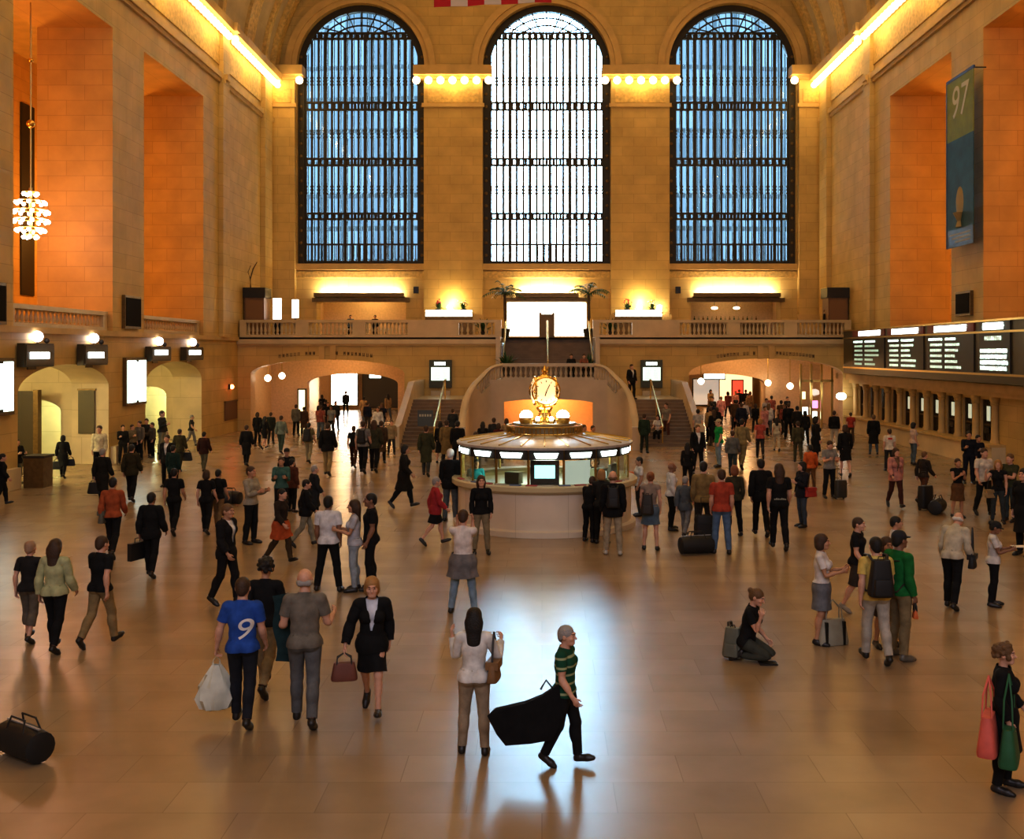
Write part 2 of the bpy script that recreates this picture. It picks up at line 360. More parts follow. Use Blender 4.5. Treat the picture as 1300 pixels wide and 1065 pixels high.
def person(loc, hgt, head, pose='stand', fem=False, top=('tee', (.5,.5,.5)), bottom=('trousers', (.03,.03,.04)), hair=('short', (.02,.012,.008)), shoe=(.015,.013,.012), skin_t='light', label='', group=None, lod=1, v=0.0, tilt=None, mods=None, extra=None, floor_z=None):
    b = make_base(fem, lod, top[0] == 'suit' or len(top) > 4)
    p = pose_of(pose, v)
    if mods: p.update(mods)
    if tilt: p['head'] = tilt
    G = fk(p); s = hgt/1.75
    root = bpy.data.objects.new('person', None); COL.objects.link(root); root.empty_display_size = .3
    root['label'] = label; root['category'] = 'person'
    if group: root['group'] = group
    BV = skin(b.V, b.W, G)
    z0 = BV[:,2].min()
    def fin(V): W = V.copy(); W[:,2] -= z0; return W*s
    sk = mat('skin_'+skin_t, SKIN[skin_t], .55, noise=.08, nscale=30)
    body = new_obj('body', fin(BV), b.F, [sk, mat('eye_dark', (.03,.02,.02), .3), mat('lip', tuple(x*.75 if i else x*.95 for i, x in enumerate(SKIN['light'])), .5)], root)
    if lod == 0:
        mi = np.zeros(len(b.F), int); c = b.fc
        for sx in (1,-1):
            mi[(np.abs(c[:,0]-sx*.031) < .009) & (np.abs(c[:,2]-1.650) < .006) & (c[:,1] < -.07)] = 1
            mi[(np.abs(c[:,0]-sx*.033) < .017) & (np.abs(c[:,2]-1.673) < .004) & (c[:,1] < -.07)] = 1
        if skin_t in ('light','tan'): mi[(np.abs(c[:,0]) < .022) & (np.abs(c[:,2]-1.585) < .007) & (c[:,1] < -.075)] = 2
        body.data.polygons.foreach_set('material_index', mi.tolist())
    z = b.fc[:,2]; y = b.fc[:,1]; x = np.abs(b.fc[:,0]); arm = b.arm
    neck = (z < 1.495+.35*(y-.02)) | (x > .11); nothead = ~np.isin(b.fp, ['head'])
    def sleeve(t0):
        a = np.array(J['uaL']); e = np.array(J['faL']); w = np.array(J['haL'])
        q = np.abs(b.fc*[1,0,0])+b.fc*[0,1,1]
        if t0 <= 1: d = (q-a)@(e-a)/((e-a)@(e-a)); return d < t0
        d = (q-e)@(w-e)/((w-e)@(w-e)); return d < t0-1
    def add(name, mask, off, m):
        V, F, W = submesh(b, mask, off); return new_obj(name, fin(skin(V, W, G)), F, m, root)
    def add_raw(name, V, F, W, m): return new_obj(name, fin(skin(V, W, G)), F, m, root)
    tk, tc = top[0], top[1]; tm = cloth(tc, top[2] if len(top) > 2 else None); bk, bc = bottom[0], bottom[1]; bmt = cloth(bc)
    tuck = len(top) > 3
    hem = .90 if tk in ('tee','shirt','sweater','tank') and bk not in ('skirt',) else .985
    base_t = ~arm & neck & nothead & (z > hem)
    loose = lambda o, k: (lambda V: o+k*np.clip((1.30-V[:,2])/.3, 0, 1))
    if tk == 'tank': add('shirt', base_t | (arm & sleeve(.18)), .011, tm)
    elif tk == 'tee': add('shirt', base_t | (arm & sleeve(.62)), loose(.014, .014), tm)
    elif tk == 'shirt': add('shirt', base_t | (arm & sleeve(1.93)), loose(.013, .012), tm)
    elif tk == 'sweater': add('sweater', base_t | (arm & sleeve(1.93)), loose(.022, .012), tm)
    elif tk in ('jacket','coat','suit'):
        if tk == 'suit' or (len(top) > 4):
            add('shirt', ~arm & neck & nothead & (z > 1.02), .011, cloth((.75,.74,.72) if len(top) < 5 else top[4]))
            openm = (y < -.0) & (x < .012+.06*(z-1.12)/.33) & (z > 1.10)
        else: openm = np.zeros(len(z), bool)
        nm = 'coat' if tk == 'coat' else 'jacket'
        j = add(nm, ((~arm & neck & nothead & (z > .985) & ~openm) | (arm & sleeve(1.93))), loose(.026, .010), tm)
        hz = .80 if tk != 'coat' else .48
        V, F, W = drape(1.03, hz, (.160,.128), (.186,.148) if tk != 'coat' else (.215,.19))
        add_raw('coat_tail' if tk == 'coat' else 'jacket_hem', V, F, W, tm)
    if bk == 'trousers': add('trousers', ~arm & (z < 1.02) & (z > .085) & ~np.char.startswith(b.fp, 'fo'), lambda V: .010+.014*np.clip((.75-V[:,2])/.6, 0, 1)+.004*(V[:,2] > .75), bmt)
    elif bk == 'jeans': add('jeans', ~arm & (z < 1.02) & (z > .085) & ~np.char.startswith(b.fp, 'fo'), lambda V: .009+.010*np.clip((.75-V[:,2])/.6, 0, 1), bmt)
    elif bk == 'capri': add('trousers', ~arm & (z < 1.02) & (z > .27), lambda V: .010+.022*np.clip((.70-V[:,2])/.4, 0, 1), bmt)
    elif bk == 'shorts': add('shorts', ~arm & (z < 1.02) & (z > .50), lambda V: .012+.024*np.clip((.80-V[:,2])/.3, 0, 1), bmt)
    elif bk == 'skirt':
        hz = bottom[2] if len(bottom) > 2 else .52
        fl = .03*(bottom[3] if len(bottom) > 3 else 0)
        V, F, W = drape(1.03, hz, (.140,.115), (.205+fl,.155+fl), pleat=.03+fl, knee=.85)
        add_raw('skirt', V, F, W, bmt)
    for s_, S in ((1,'L'), (-1,'R')):
        add('shoe', (z < .085) & (b.fc[:,0]*s_ > 0) & ~arm, lambda V: .008+.004*(V[:,2] < .03), mat('shoe_%02d%02d%02d' % tuple(int(99*k) for k in shoe), shoe, .4))
    hats = hair if isinstance(hair, list) else [hair]
    for hs, hc in hats:
        if hs == 'none': continue
        V, Q = hair_mesh(hs); W = np.zeros((len(V), len(BN))); t = np.clip((1.50-V[:,2])/.14, 0, 1)*.8
        W[:, BI['head']] = 1-t; W[:, BI['chest']] = t
        V = V.copy()
        add_raw('cap' if hs == 'cap' else 'hair', V, Q.tolist(), W, mat('hair_%02d%02d%02d' % tuple(int(99*k) for k in hc), hc, .6 if hs != 'cap' else .8, bump=.5, bscale=60))
    root.location = loc; root.rotation_euler = (0, 0, math.radians(head))
    root['_G'] = 0; del root['_G']
    R = np.array(Matrix.Rotation(math.radians(head), 3, 'Z'))
    def world(bone, pt):
        q = (G[bone]@np.array([*pt, 1.0]))[:3]; q[2] -= z0
        return Vector((R@(q*s)).tolist())+Vector(loc)
    return root, world
# ------------------------------------------------------------------ scene helpers
F_PX, CX, CY, EYE = 1350.0, 688.0, 447.0, 4.55
def at(px, py, Y): return Vector(((px-CX)*Y/F_PX, Y, EYE+(CY-py)*Y/F_PX))
def on_floor(px, py, z=0.0):
    Y = F_PX*(EYE-z)/(py-CY); return Vector(((px-CX)*Y/F_PX, Y, z))
class MB:
    """collects shapes for ONE mesh object"""
    def __init__(s): s.V = []; s.F = []; s.M = []; s.mi = 0
    def add(s, V, F):
        o = len(s.V); s.V += [tuple(v) for v in V]; s.F += [tuple(i+o for i in f) for f in F]; s.M += [s.mi]*len(F); return s
    def box(s, x0, x1, y0, y1, z0, z1, rot=None, piv=None):
        V = [Vector((x,y,z)) for x in (x0,x1) for y in (y0,y1) for z in (z0,z1)]
        if rot is not None: V = [rot@(v-piv)+piv for v in V]
        return s.add(V, [(0,1,3,2),(4,6,7,5),(0,4,5,1),(2,3,7,6),(0,2,6,4),(1,5,7,3)])
    def lathe(s, prof, c=(0,0,0), n=24, a0=0, a1=2*PI, caps=True):
        full = abs(a1-a0-2*PI) < 1e-6; m = n if full else n+1; V = []; F = []
        for r, z in prof:
            for k in range(m):
                a = a0+(a1-a0)*k/n; V.append((c[0]+r*math.cos(a), c[1]+r*math.sin(a), c[2]+z))
        for i in range(len(prof)-1):
            for k in range(n):
                q = (k+1)%m; F.append((i*m+k, i*m+q, (i+1)*m+q, (i+1)*m+k))
        if caps and full:
            F.append(tuple(reversed(range(m)))); F.append(tuple((len(prof)-1)*m+k for k in range(m)))
        return s.add(V, F)
    def sphere(s, c, r, n=12, m=8, sq=(1,1,1)):
        V = [(c[0], c[1], c[2]-r*sq[2])]
        for i in range(1, m):
            t = PI*i/m
            for k in range(n): a = 2*PI*k/n; V.append((c[0]+r*sq[0]*math.sin(t)*math.cos(a), c[1]+r*sq[1]*math.sin(t)*math.sin(a), c[2]-r*sq[2]*math.cos(t)))
        V.append((c[0], c[1], c[2]+r*sq[2])); F = []
        for k in range(n): F.append((0, 1+(k+1)%n, 1+k)); F.append((len(V)-1, 1+(m-2)*n+k, 1+(m-2)*n+(k+1)%n))
        for i in range(m-2):
            for k in range(n): F.append((1+i*n+k, 1+i*n+(k+1)%n, 1+(i+1)*n+(k+1)%n, 1+(i+1)*n+k))
        return s.add(V, F)
    def tube(s, pts, r, n=8, closed=False, flat=None):
        pts = [Vector(p) for p in pts]; V = []; F = []; N = len(pts)
        rr = r if isinstance(r, (list, tuple)) else [r]*N
        for i, p in enumerate(pts):
            t = (pts[(i+1)%N]-pts[i-1]) if closed else (pts[min(i+1, N-1)]-pts[max(i-1, 0)])
            t = t.normalized() if t.length > 1e-9 else Vector((0,0,1)); u = t.cross(Vector((0,0,1)))
            if u.length < 1e-3: u = t.cross(Vector((1,0,0)))
            u.normalize(); w = u.cross(t)
            for k in range(n):
                a = 2*PI*k/n; fy = 1 if flat is None else flat
                V.append(p+rr[i]*(math.cos(a)*u+math.sin(a)*fy*w))
        for i in range(N if closed else N-1):
            j = (i+1)%N
            for k in range(n): F.append((i*n+k, i*n+(k+1)%n, j*n+(k+1)%n, j*n+k))
        if not closed: F.append(tuple(reversed(range(n)))); F.append(tuple((N-1)*n+k for k in range(n)))
        return s.add(V, F)
    def prism(s, poly, f0, f1):
        """extrude a polygon given by 2D points; f0/f1 map a 2D point to 3D on the two ends"""
        n = len(poly); V = [f0(p) for p in poly]+[f1(p) for p in poly]
        F = [tuple(range(n)), tuple(reversed(range(n, 2*n)))]+[(i, i+n, (i+1)%n+n, (i+1)%n) for i in range(n)]
        return s.add(V, F)
    def ribbon(s, A, B):
        n = len(A); return s.add(list(A)+list(B), [(i, i+1, n+i+1, n+i) for i in range(n-1)])
    def build(s, name, m, parent=None, smooth=False, kind=None, label=None, cat=None, group=None, loc=None, fixn=True):
        me = bpy.data.meshes.new(name); me.from_pydata([tuple(v) for v in s.V], [], s.F)
        for k in (m if isinstance(m, (list, tuple)) else [m]): me.materials.append(k)
        if any(s.M): me.polygons.foreach_set('material_index', s.M)
        bm = bmesh.new(); bm.from_mesh(me)
        if fixn: bmesh.ops.recalc_face_normals(bm, faces=bm.faces)
        bm.to_mesh(me); bm.free()
        if smooth:
            me.polygons.foreach_set('use_smooth', [True]*len(me.polygons))
            try: me.set_sharp_from_angle(angle=math.radians(42))
            except Exception: pass
        me.update(); o = bpy.data.objects.new(name, me); COL.objects.link(o)
        if parent is not None: o.parent = parent; o.matrix_parent_inverse = Matrix.Translation(parent.location).inverted() if parent.type == 'EMPTY' and not parent.rotation_euler.z else o.matrix_parent_inverse
        if kind: o['kind'] = kind
        if label: o['label'] = label
        if cat: o['category'] = cat
        if group: o['group'] = group
        return o
def thing(name, label, cat, loc=(0,0,0), group=None):
    o = bpy.data.objects.new(name, None); COL.objects.link(o); o.location = loc; o.empty_display_size = .3
    o['label'] = label; o['category'] = cat
    if group: o['group'] = group
    return o
def tag(o, label, cat, group=None):
    o['label'] = label; o['category'] = cat
    if group: o['group'] = group
    return o
def copy_thing(root, delta, label=None, group=None):
    r = root.copy(); COL.objects.link(r); r.location = Vector(root.location)+Vector(delta)
    if label: r['label'] = label
    if group: r['group'] = group
    for ch in list(root.children):
        c = ch.copy(); COL.objects.link(c); c.parent = r
        for g in list(ch.children): d = g.copy(); COL.objects.link(d); d.parent = c
    return r
def stone(name, c1, c2, mortar, axes='XZ', bw=1.5, bh=.62, rough=.6, ms=.012, tint=.12):
    """ashlar courses laid out in world metres on the given pair of axes"""
    m = bpy.data.materials.new(name); m.use_nodes = True; nt = m.node_tree; b = nt.nodes['Principled BSDF']
    g = nt.nodes.new('ShaderNodeNewGeometry'); sp = nt.nodes.new('ShaderNodeSeparateXYZ'); cb = nt.nodes.new('ShaderNodeCombineXYZ')
    nt.links.new(g.outputs['Position'], sp.inputs[0]); nt.links.new(sp.outputs[axes[0]], cb.inputs[0]); nt.links.new(sp.outputs[axes[1]], cb.inputs[1])
    br = nt.nodes.new('ShaderNodeTexBrick'); br.inputs['Scale'].default_value = 1; br.inputs['Brick Width'].default_value = bw; br.inputs['Row Height'].default_value = bh
    br.inputs['Mortar Size'].default_value = ms; br.inputs['Color1'].default_value = (*c1,1); br.inputs['Color2'].default_value = (*c2,1); br.inputs['Mortar'].default_value = (*mortar,1)
    br.inputs['Mortar Smooth'].default_value = .3
    nt.links.new(cb.outputs[0], br.inputs['Vector'])
    n = nt.nodes.new('ShaderNodeTexNoise'); n.inputs['Scale'].default_value = .9; n.inputs['Detail'].default_value = 6; nt.links.new(g.outputs['Position'], n.inputs['Vector'])
    r = nt.nodes.new('ShaderNodeMapRange'); r.inputs['From Min'].default_value = .3; r.inputs['From Max'].default_value = .7; r.inputs['To Min'].default_value = 1-tint; r.inputs['To Max'].default_value = 1+tint
    nt.links.new(n.outputs['Fac'], r.inputs['Value'])
    mx = nt.nodes.new('ShaderNodeVectorMath'); mx.operation = 'SCALE'; nt.links.new(br.outputs['Color'], mx.inputs[0]); nt.links.new(r.outputs['Result'], mx.inputs['Scale'])
    nt.links.new(mx.outputs['Vector'], b.inputs['Base Color']); b.inputs['Roughness'].default_value = rough
    bp = nt.nodes.new('ShaderNodeBump'); bp.inputs['Strength'].default_value = .35; bp.inputs['Distance'].default_value = .02; bp.invert = True
    nt.links.new(br.outputs['Fac'], bp.inputs['Height']); nt.links.new(bp.outputs['Normal'], b.inputs['Normal'])
    return m
S1, S2, SM = (.60,.43,.16), (.55,.385,.135), (.42,.28,.09)
M_XZ = stone('limestone_facing', S1, S2, SM, 'XZ'); M_YZ = stone('limestone_side', S1, S2, SM, 'YZ')
M_PALE = stone('pale_stone', (.66,.55,.36), (.63,.52,.33), (.5,.4,.24), 'XZ', 2.2, 1.1)
M_TRIM = mat('limestone_trim', (.58,.40,.16), .6, noise=.10, nscale=1.5)
M_FRIEZE = mat('carved_frieze', (.60,.42,.15), .65, noise=.25, nscale=5, bump=.8, bscale=6)
M_MARBLE = mat('balcony_marble', (.56,.45,.27), .35, noise=.10, nscale=1.2)
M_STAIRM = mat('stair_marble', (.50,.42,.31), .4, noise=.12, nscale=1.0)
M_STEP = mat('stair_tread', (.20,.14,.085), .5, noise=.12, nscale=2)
M_IRON = mat('dark_iron', (.035,.028,.018), .5, metal=.3)
M_BRONZE = mat('bronze', (.16,.10,.035), .4, metal=.6, noise=.2)
M_GOLD = mat('gold', (.85,.58,.16), .22, metal=1.0)
M_BRASS = mat('brass', (.62,.46,.16), .3, metal=1.0)
M_DARK = mat('dark_panel', (.022,.017,.012), .5)
M_BLACK = mat('black_gloss', (.01,.01,.01), .25)
M_WHITE = mat('white_paint', (.75,.74,.70), .5)
M_LEAF = mat('leaf_green', (.035,.10,.025), .5, noise=.3, nscale=6)
M_TRUNK = mat('palm_trunk', (.11,.07,.035), .8, noise=.3, nscale=8)
M_POT = mat('dark_pot', (.05,.04,.03), .5)
def glow(name, c, s): return mat('glow_'+name, c, .5, emit=c, es=s)
G_BULB = glow('bulb', (1,.74,.36), 9)
G_WHITE = glow('sign_white', (.85,1,.97), 4.5)
G_POSTER = glow('poster', (.78,1,.93), 3.2)
G_TEXT = glow('board_text', (.85,1,.93), 1.0)
G_TEXTD = glow('board_text_dim', (.70,.85,.72), .32)
# polished marble floor
def floor_mat():
    m = stone('polished_floor', (.345,.25,.15), (.30,.212,.122), (.25,.175,.10), 'XY', 1.5, .75, .2, .006, .12)
    nt = m.node_tree; b = nt.nodes['Principled BSDF']
    for l in list(b.inputs['Normal'].links): nt.links.remove(l)
    g = nt.nodes.new('ShaderNodeNewGeometry'); n = nt.nodes.new('ShaderNodeTexNoise'); n.inputs['Scale'].default_value = .35; n.inputs['Detail'].default_value = 2
    r = nt.nodes.new('ShaderNodeMapRange'); r.inputs['From Min'].default_value = .3; r.inputs['From Max'].default_value = .7; r.inputs['To Min'].default_value = .25; r.inputs['To Max'].default_value = .31
    nt.links.new(g.outputs['Position'], n.inputs['Vector']); nt.links.new(n.outputs['Fac'], r.inputs['Value']); b.inputs['Roughness'].default_value = .27
    b.inputs['Specular IOR Level'].default_value = .9
    return m
M_FLOOR = floor_mat()

XL, XR, YW, YB = -17.6, 18.1, 70.0, 61.5
def arch_wall(name, u0, u1, z0, z1, ops, fmap, thick, m, mrev=None, n=28, kind='structure', top=None):
    """a wall with openings (centre, half width, sill, spring, rise); fmap(u, d, z) gives the point d metres into the wall"""
    mb = MB(); ops = sorted(ops)
    def az(o, u):
        t = max(-1, min(1, (u-o[0])/o[1])); return o[3]+o[4]*math.sqrt(max(0, 1-t*t)) if o[4] else o[3]
    us = [u0]
    for o in ops: us += [o[0]-o[1]]+[o[0]-o[1]*math.cos(PI*k/n) for k in range(1, n)]+[o[0]+o[1]]
    us.append(u1); us = sorted(set(round(u, 5) for u in us))
    tp = top or (lambda u: z1)
    def quad(a, b, c, d): mb.add([a,b,c,d], [(0,1,2,3)])
    for a, b in zip(us[:-1], us[1:]):
        mid = (a+b)/2; o = next((o for o in ops if abs(mid-o[0]) < o[1]), None)
        for d in (0, thick):
            if o is None: quad(fmap(a,d,z0), fmap(b,d,z0), fmap(b,d,tp(b)), fmap(a,d,tp(a)))
            else:
                if o[2] > z0+1e-4: quad(fmap(a,d,z0), fmap(b,d,z0), fmap(b,d,o[2]), fmap(a,d,o[2]))
                za, zb = az(o, a), az(o, b); quad(fmap(a,d,za), fmap(b,d,zb), fmap(b,d,tp(b)), fmap(a,d,tp(a)))
        mb.mi = 1 if mrev else 0
        if o is not None:
            quad(fmap(a,0,az(o,a)), fmap(b,0,az(o,b)), fmap(b,thick,az(o,b)), fmap(a,thick,az(o,a)))
            if o[2] > z0+1e-4: quad(fmap(a,0,o[2]), fmap(b,0,o[2]), fmap(b,thick,o[2]), fmap(a,thick,o[2]))
        mb.mi = 0
        quad(fmap(a,0,tp(a)), fmap(b,0,tp(b)), fmap(b,thick,tp(b)), fmap(a,thick,tp(a)))
    mb.mi = 1 if mrev else 0
    for o in ops:
        for e in (o[0]-o[1], o[0]+o[1]): quad(fmap(e,0,o[2]), fmap(e,thick,o[2]), fmap(e,thick,o[3]), fmap(e,0,o[3]))
    return mb.build(name, [m, mrev] if mrev else m, kind=kind, fixn=False)

# ------------------------------------------------------------------ floor, vault and outer shell
MB().box(-40, 40, -12, 112, -.4, 0).build('floor', M_FLOOR, kind='structure')
VX, VA, VH, VZ = .25, 17.9, 14.0, 22.1
def vault_z(x): t = min(1, abs(x-VX)/VA); return VZ+VH*math.sqrt(max(0, 1-t*t))
mb = MB(); N = 48
arc = [(VX-VA*math.cos(PI*k/N), VZ+VH*math.sin(PI*k/N)) for k in range(N+1)]
for (ya, yb) in ((-12.0, 70.6),):
    mb.ribbon([(x,ya,z) for x,z in arc], [(x,yb,z) for x,z in arc]); mb.ribbon([(x*1.0,ya,z+.5) for x,z in arc], [(x,yb,z+.5) for x,z in arc])
M_VAULT = mat('vault_plaster', (.50,.40,.24), .8, noise=.15, nscale=.6, bump=.6, bscale=2.0)
mb.build('ceiling', M_VAULT, kind='structure', fixn=False)
# ornamental vault ribs by the east wall
k = 0
for yy, w, dr in ((69.2, .9, .35), (66.9, .5, .25), (63.5, 1.6, .2), (58.0, .6, .25), (52.0, .6, .25)):
    a2 = [(VX-(VA-dr)*math.cos(PI*i/N), VZ+(VH-dr)*math.sin(PI*i/N)) for i in range(N+1)]
    mb = MB(); mb.ribbon([(x,yy-w/2,z) for x,z in a2], [(x,yy+w/2,z) for x,z in a2])
    for e in (-w/2, w/2): mb.ribbon([(x,yy+e,z) for x,z in a2], [(x,yy+e,z) for x,z in arc])
    k += 1; mb.build('trim_%d' % k, M_FRIEZE, kind='structure', fixn=False)
MB().box(-30, 30, -12.6, -12, 0, 40).build('wall_west', M_XZ, kind='structure')

# ------------------------------------------------------------------ east wall: three great windows, doors on the balcony
fe = lambda u, d, z: (u, YW+d, z)
WC = (-11.93, .31, 12.55); WH, WS, WSP = 4.2, 10.35, 23.3
arch_wall('wall_east', -18.5, 19.0, 9.4, 37, [(c, WH, WS, WSP, WH) for c in WC], fe, 1.3, M_XZ)
arch_wall('wall_balcony_back', -18.5, 19.0, 5.4, 9.4, [(-11.9, 2.95, 5.6, 7.75, .4), (.32, 2.62, 5.6, 7.85, 0), (12.75, 2.95, 5.6, 8.1, 0)], fe, 1.3, M_XZ)
tn = 10
def trim(mb, m=M_TRIM, smooth=False):
    global tn
    tn += 1; return mb.build('trim_%d' % tn, m, kind='structure', smooth=smooth)
for c in WC:      # archivolt rings and the lit ledge under each window
    for r0, r1, dd in ((WH, WH+.32, .16), (WH+.32, WH+.75, .28)):
        A = [(c-r0*math.cos(PI*i/40), WSP+r0*math.sin(PI*i/40)) for i in range(41)]; B = [(c-r1*math.cos(PI*i/40), WSP+r1*math.sin(PI*i/40)) for i in range(41)]
        mb = MB(); mb.ribbon([(x,YW-dd,z) for x,z in A], [(x,YW-dd,z) for x,z in B]); mb.ribbon([(x,YW-dd,z) for x,z in A], [(x,YW,z) for x,z in A]); mb.ribbon([(x,YW-dd,z) for x,z in B], [(x,YW,z) for x,z in B])
        tn += 1; mb.build('trim_%d' % tn, M_TRIM, kind='structure', fixn=False)
    mb = MB().box(c-WH, c+WH, YW-.35, YW-.002, 9.95, 10.35); trim(mb)
    mb = MB().box(c-WH, c+WH, YW-.18, YW-.002, 9.45, 9.85); trim(mb, M_FRIEZE)
# piers between the windows with lit capitals
PIERS = ((-7.72, -3.88), (4.52, 8.34)); CORN = ((-18.3, -16.15), (16.8, 18.9))
for i, (a, b) in enumerate(PIERS+CORN):
    trim(MB().box(a, b, YW-.55, YW, 5.6, 22.75), M_XZ)
    trim(MB().box(a-.12, b+.12, YW-.66, YW-.54, 20.55, 20.8))
    trim(MB().box(a+.25, b-.25, YW-.60, YW-.54, 20.85, 21.75), M_FRIEZE)
    mb = MB(); mb.box(a-.28, b+.28, YW-.85, YW-.1, 22.35, 22.55); mb.box(a-.62, b+.62, YW-1.2, YW-.1, 22.55, 23.15); trim(mb)
    trim(MB().box(a-.12, b+.12, YW-.66, YW-.5, 5.6, 7.0))

# dark iron windows with glass: frame, mullion, transom, pane as parts of the window
def wx_half(z): return WH if z <= WSP else math.sqrt(max(0, WH*WH-(z-WSP)**2))
M_GLASS = mat('window_glass', (.80,.92,1.0), .05, trans=1.0, spec=.3)
def iron_window(idx, c, label):
    # outer iron lattice at YW+.5, inner one 1 m further out (the glazed walkways between them)
    def outline(r): return [(c-r, WS)]+[(c-r*math.cos(PI*i/36), WSP+r*math.sin(PI*i/36)) for i in range(37)]+[(c+r, WS)]
    mb = MB(); A = outline(WH+.02); B = outline(WH-.42)
    for yy in (YW+.35, YW+.75): mb.ribbon([(x,yy,z) for x,z in A], [(x,yy,z) for x,z in B])
    mb.ribbon([(x,YW+.35,z) for x,z in B], [(x,YW+.75,z) for x,z in B])
    fr = mb.build('window_%d' % idx, M_IRON, kind='structure', fixn=False)
    # scrolled rosettes along the frame
    trans = [(10.35,12.0),(13.45,13.75),(16.95,17.25),(20.35,20.7),(24.0,24.3),(25.9,26.6)][1:]
    levels = [(10.35, 11.9, 1)]+[(13.25,13.75,0),(16.85,17.35,0),(20.35,20.85,0),(24.85-.1,25.25,0)]
    levels = [(WS, 11.75), (13.55-.25, 13.55+.25), (17.15-.28, 17.15+.28), (20.85-.30, 20.85+.30), (25.25,25.75)]
    for (za, zb) in levels:
        h = wx_half((za+zb)/2)-.3
        if za == WS:
            m2 = MB().box(c-h, c+h, YW+.5, YW+.62, za, za+.25).box(c-h, c+h, YW+.5, YW+.62, zb-.12, zb)
            for i in range(34): x = c-h+(i+.5)*2*h/34; m2.box(x-.03, x+.03, YW+.52, YW+.58, za+.25, zb-.12)
        else:
            m2 = MB().box(c-h, c+h, YW+.44, YW+.62, za, za+.13).box(c-h, c+h, YW+.44, YW+.62, zb-.13, zb)
            for i in range(17): x = c-h+(i+.5)*2*h/17; m2.box(x-.09, x+.09, YW+.5, YW+.56, za+.13, zb-.13)
        m2.build('transom', M_IRON, fr)
    nm = 17; xs = [c-WH+.45+(2*WH-.9)*i/nm for i in range(nm+1)]
    for i, x in enumerate(xs):
        big = i % 3 == 0; w = .11 if big else .075
        t = abs(x-c); zt = WSP+math.sqrt(max(0, (WH-.25)**2-t*t))
        m2 = MB().box(x-w, x+w, YW+.48, YW+.58, WS, min(zt, 25.6))
        for zz in (15.3, 19.0, 22.5):   # cast collars at mid height of each light
            if zz < zt-.4:
                for o_ in (-.22, 0, .22): m2.box(x-w-.045, x+w+.045, YW+.46, YW+.60, zz+o_-.05, zz+o_+.05)
        m2.build('mullion', M_IRON, fr)
    m3 = MB()   # fine second lattice of the outer glazing
    for i in range(18):
        x = c-WH+.45+(2*WH-.9)*(i+.0)/17; zt = WSP+math.sqrt(max(0, (WH-.05)**2-(x-c)**2)); m3.box(x-.03, x+.03, YW+1.18, YW+1.24, WS, zt)
    m3.build('outer_lattice', M_IRON, fr)
    m4 = MB()   # fan of the tympanum
    for i in range(1, 12):
        a = PI*i/12; p0 = Vector((c-1.5*math.cos(a), YW+.53, 25.7)); p1 = Vector((c-3.95*math.cos(a), YW+.53, WSP+3.95*math.sin(a)))
        if p1.z > 25.7: m4.tube([(p0.x, p0.y, 25.7), p1], .05, 5)
    for rr in (2.9, 3.4): m4.tube([(c-rr*math.cos(a_), YW+.53, WSP+rr*math.sin(a_)) for a_ in [PI*(.26+.48*i/14) for i in range(15)]], .06, 5)
    m4.build('tympanum_lattice', M_IRON, fr)
    P = outline(WH-.1); MB().add([(x, YW+.9, z) for x, z in P], [tuple(range(len(P)))]).build('pane', M_GLASS, fr)
    if True:    # pale cast rosettes up both jambs
        m5 = MB()
        for s in (-1, 1):
            for i in range(17): m5.sphere((c+s*(WH-.2), YW+.33, WS+.6+i*.82), .11, 8, 5, (1,.4,1))
        m5.build('rosette', M_BRONZE, fr)
    return fr
for i, c in enumerate(WC): iron_window(i+1, c, '')
# city outside the windows: two dark office blocks left and right, open sky in the middle
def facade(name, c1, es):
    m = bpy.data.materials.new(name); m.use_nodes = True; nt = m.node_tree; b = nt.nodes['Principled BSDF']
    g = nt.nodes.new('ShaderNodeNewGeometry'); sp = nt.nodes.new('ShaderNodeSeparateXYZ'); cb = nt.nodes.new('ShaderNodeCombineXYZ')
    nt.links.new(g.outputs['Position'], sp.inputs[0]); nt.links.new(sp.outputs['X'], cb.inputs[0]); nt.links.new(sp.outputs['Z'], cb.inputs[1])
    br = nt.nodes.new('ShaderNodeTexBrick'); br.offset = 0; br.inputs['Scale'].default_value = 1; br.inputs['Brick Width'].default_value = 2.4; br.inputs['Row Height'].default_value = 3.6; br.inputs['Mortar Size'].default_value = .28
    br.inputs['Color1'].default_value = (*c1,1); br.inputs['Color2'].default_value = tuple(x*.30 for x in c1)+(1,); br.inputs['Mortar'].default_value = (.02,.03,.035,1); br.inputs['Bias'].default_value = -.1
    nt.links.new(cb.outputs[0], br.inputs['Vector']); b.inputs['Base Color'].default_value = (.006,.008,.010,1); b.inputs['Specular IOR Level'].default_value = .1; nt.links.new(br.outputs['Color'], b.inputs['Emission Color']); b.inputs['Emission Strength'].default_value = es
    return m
M_FAC = facade('office_facade_glow', (.36,.64,.95), 1.0)  # near-black walls whose emission stands in for daylight on the facade
o = thing('office_building', 'blue-grey office block seen through the left great window', 'building', (-27, 100, 0)); MB().box(-44, -11.0, 100, 130, 0, 62).build('facade', M_FAC, o); MB().box(-45, -10.6, 99.5, 130, 62, 63.5).build('roof', M_DARK, o)
o = thing('office_building', 'blue-grey office block seen through the right great window', 'building', (29, 100, 0)); MB().box(12.2, 46, 100, 130, 0, 62).build('facade', M_FAC, o); MB().box(11.8, 47, 99.5, 130, 62, 63.5).build('roof', M_DARK, o)

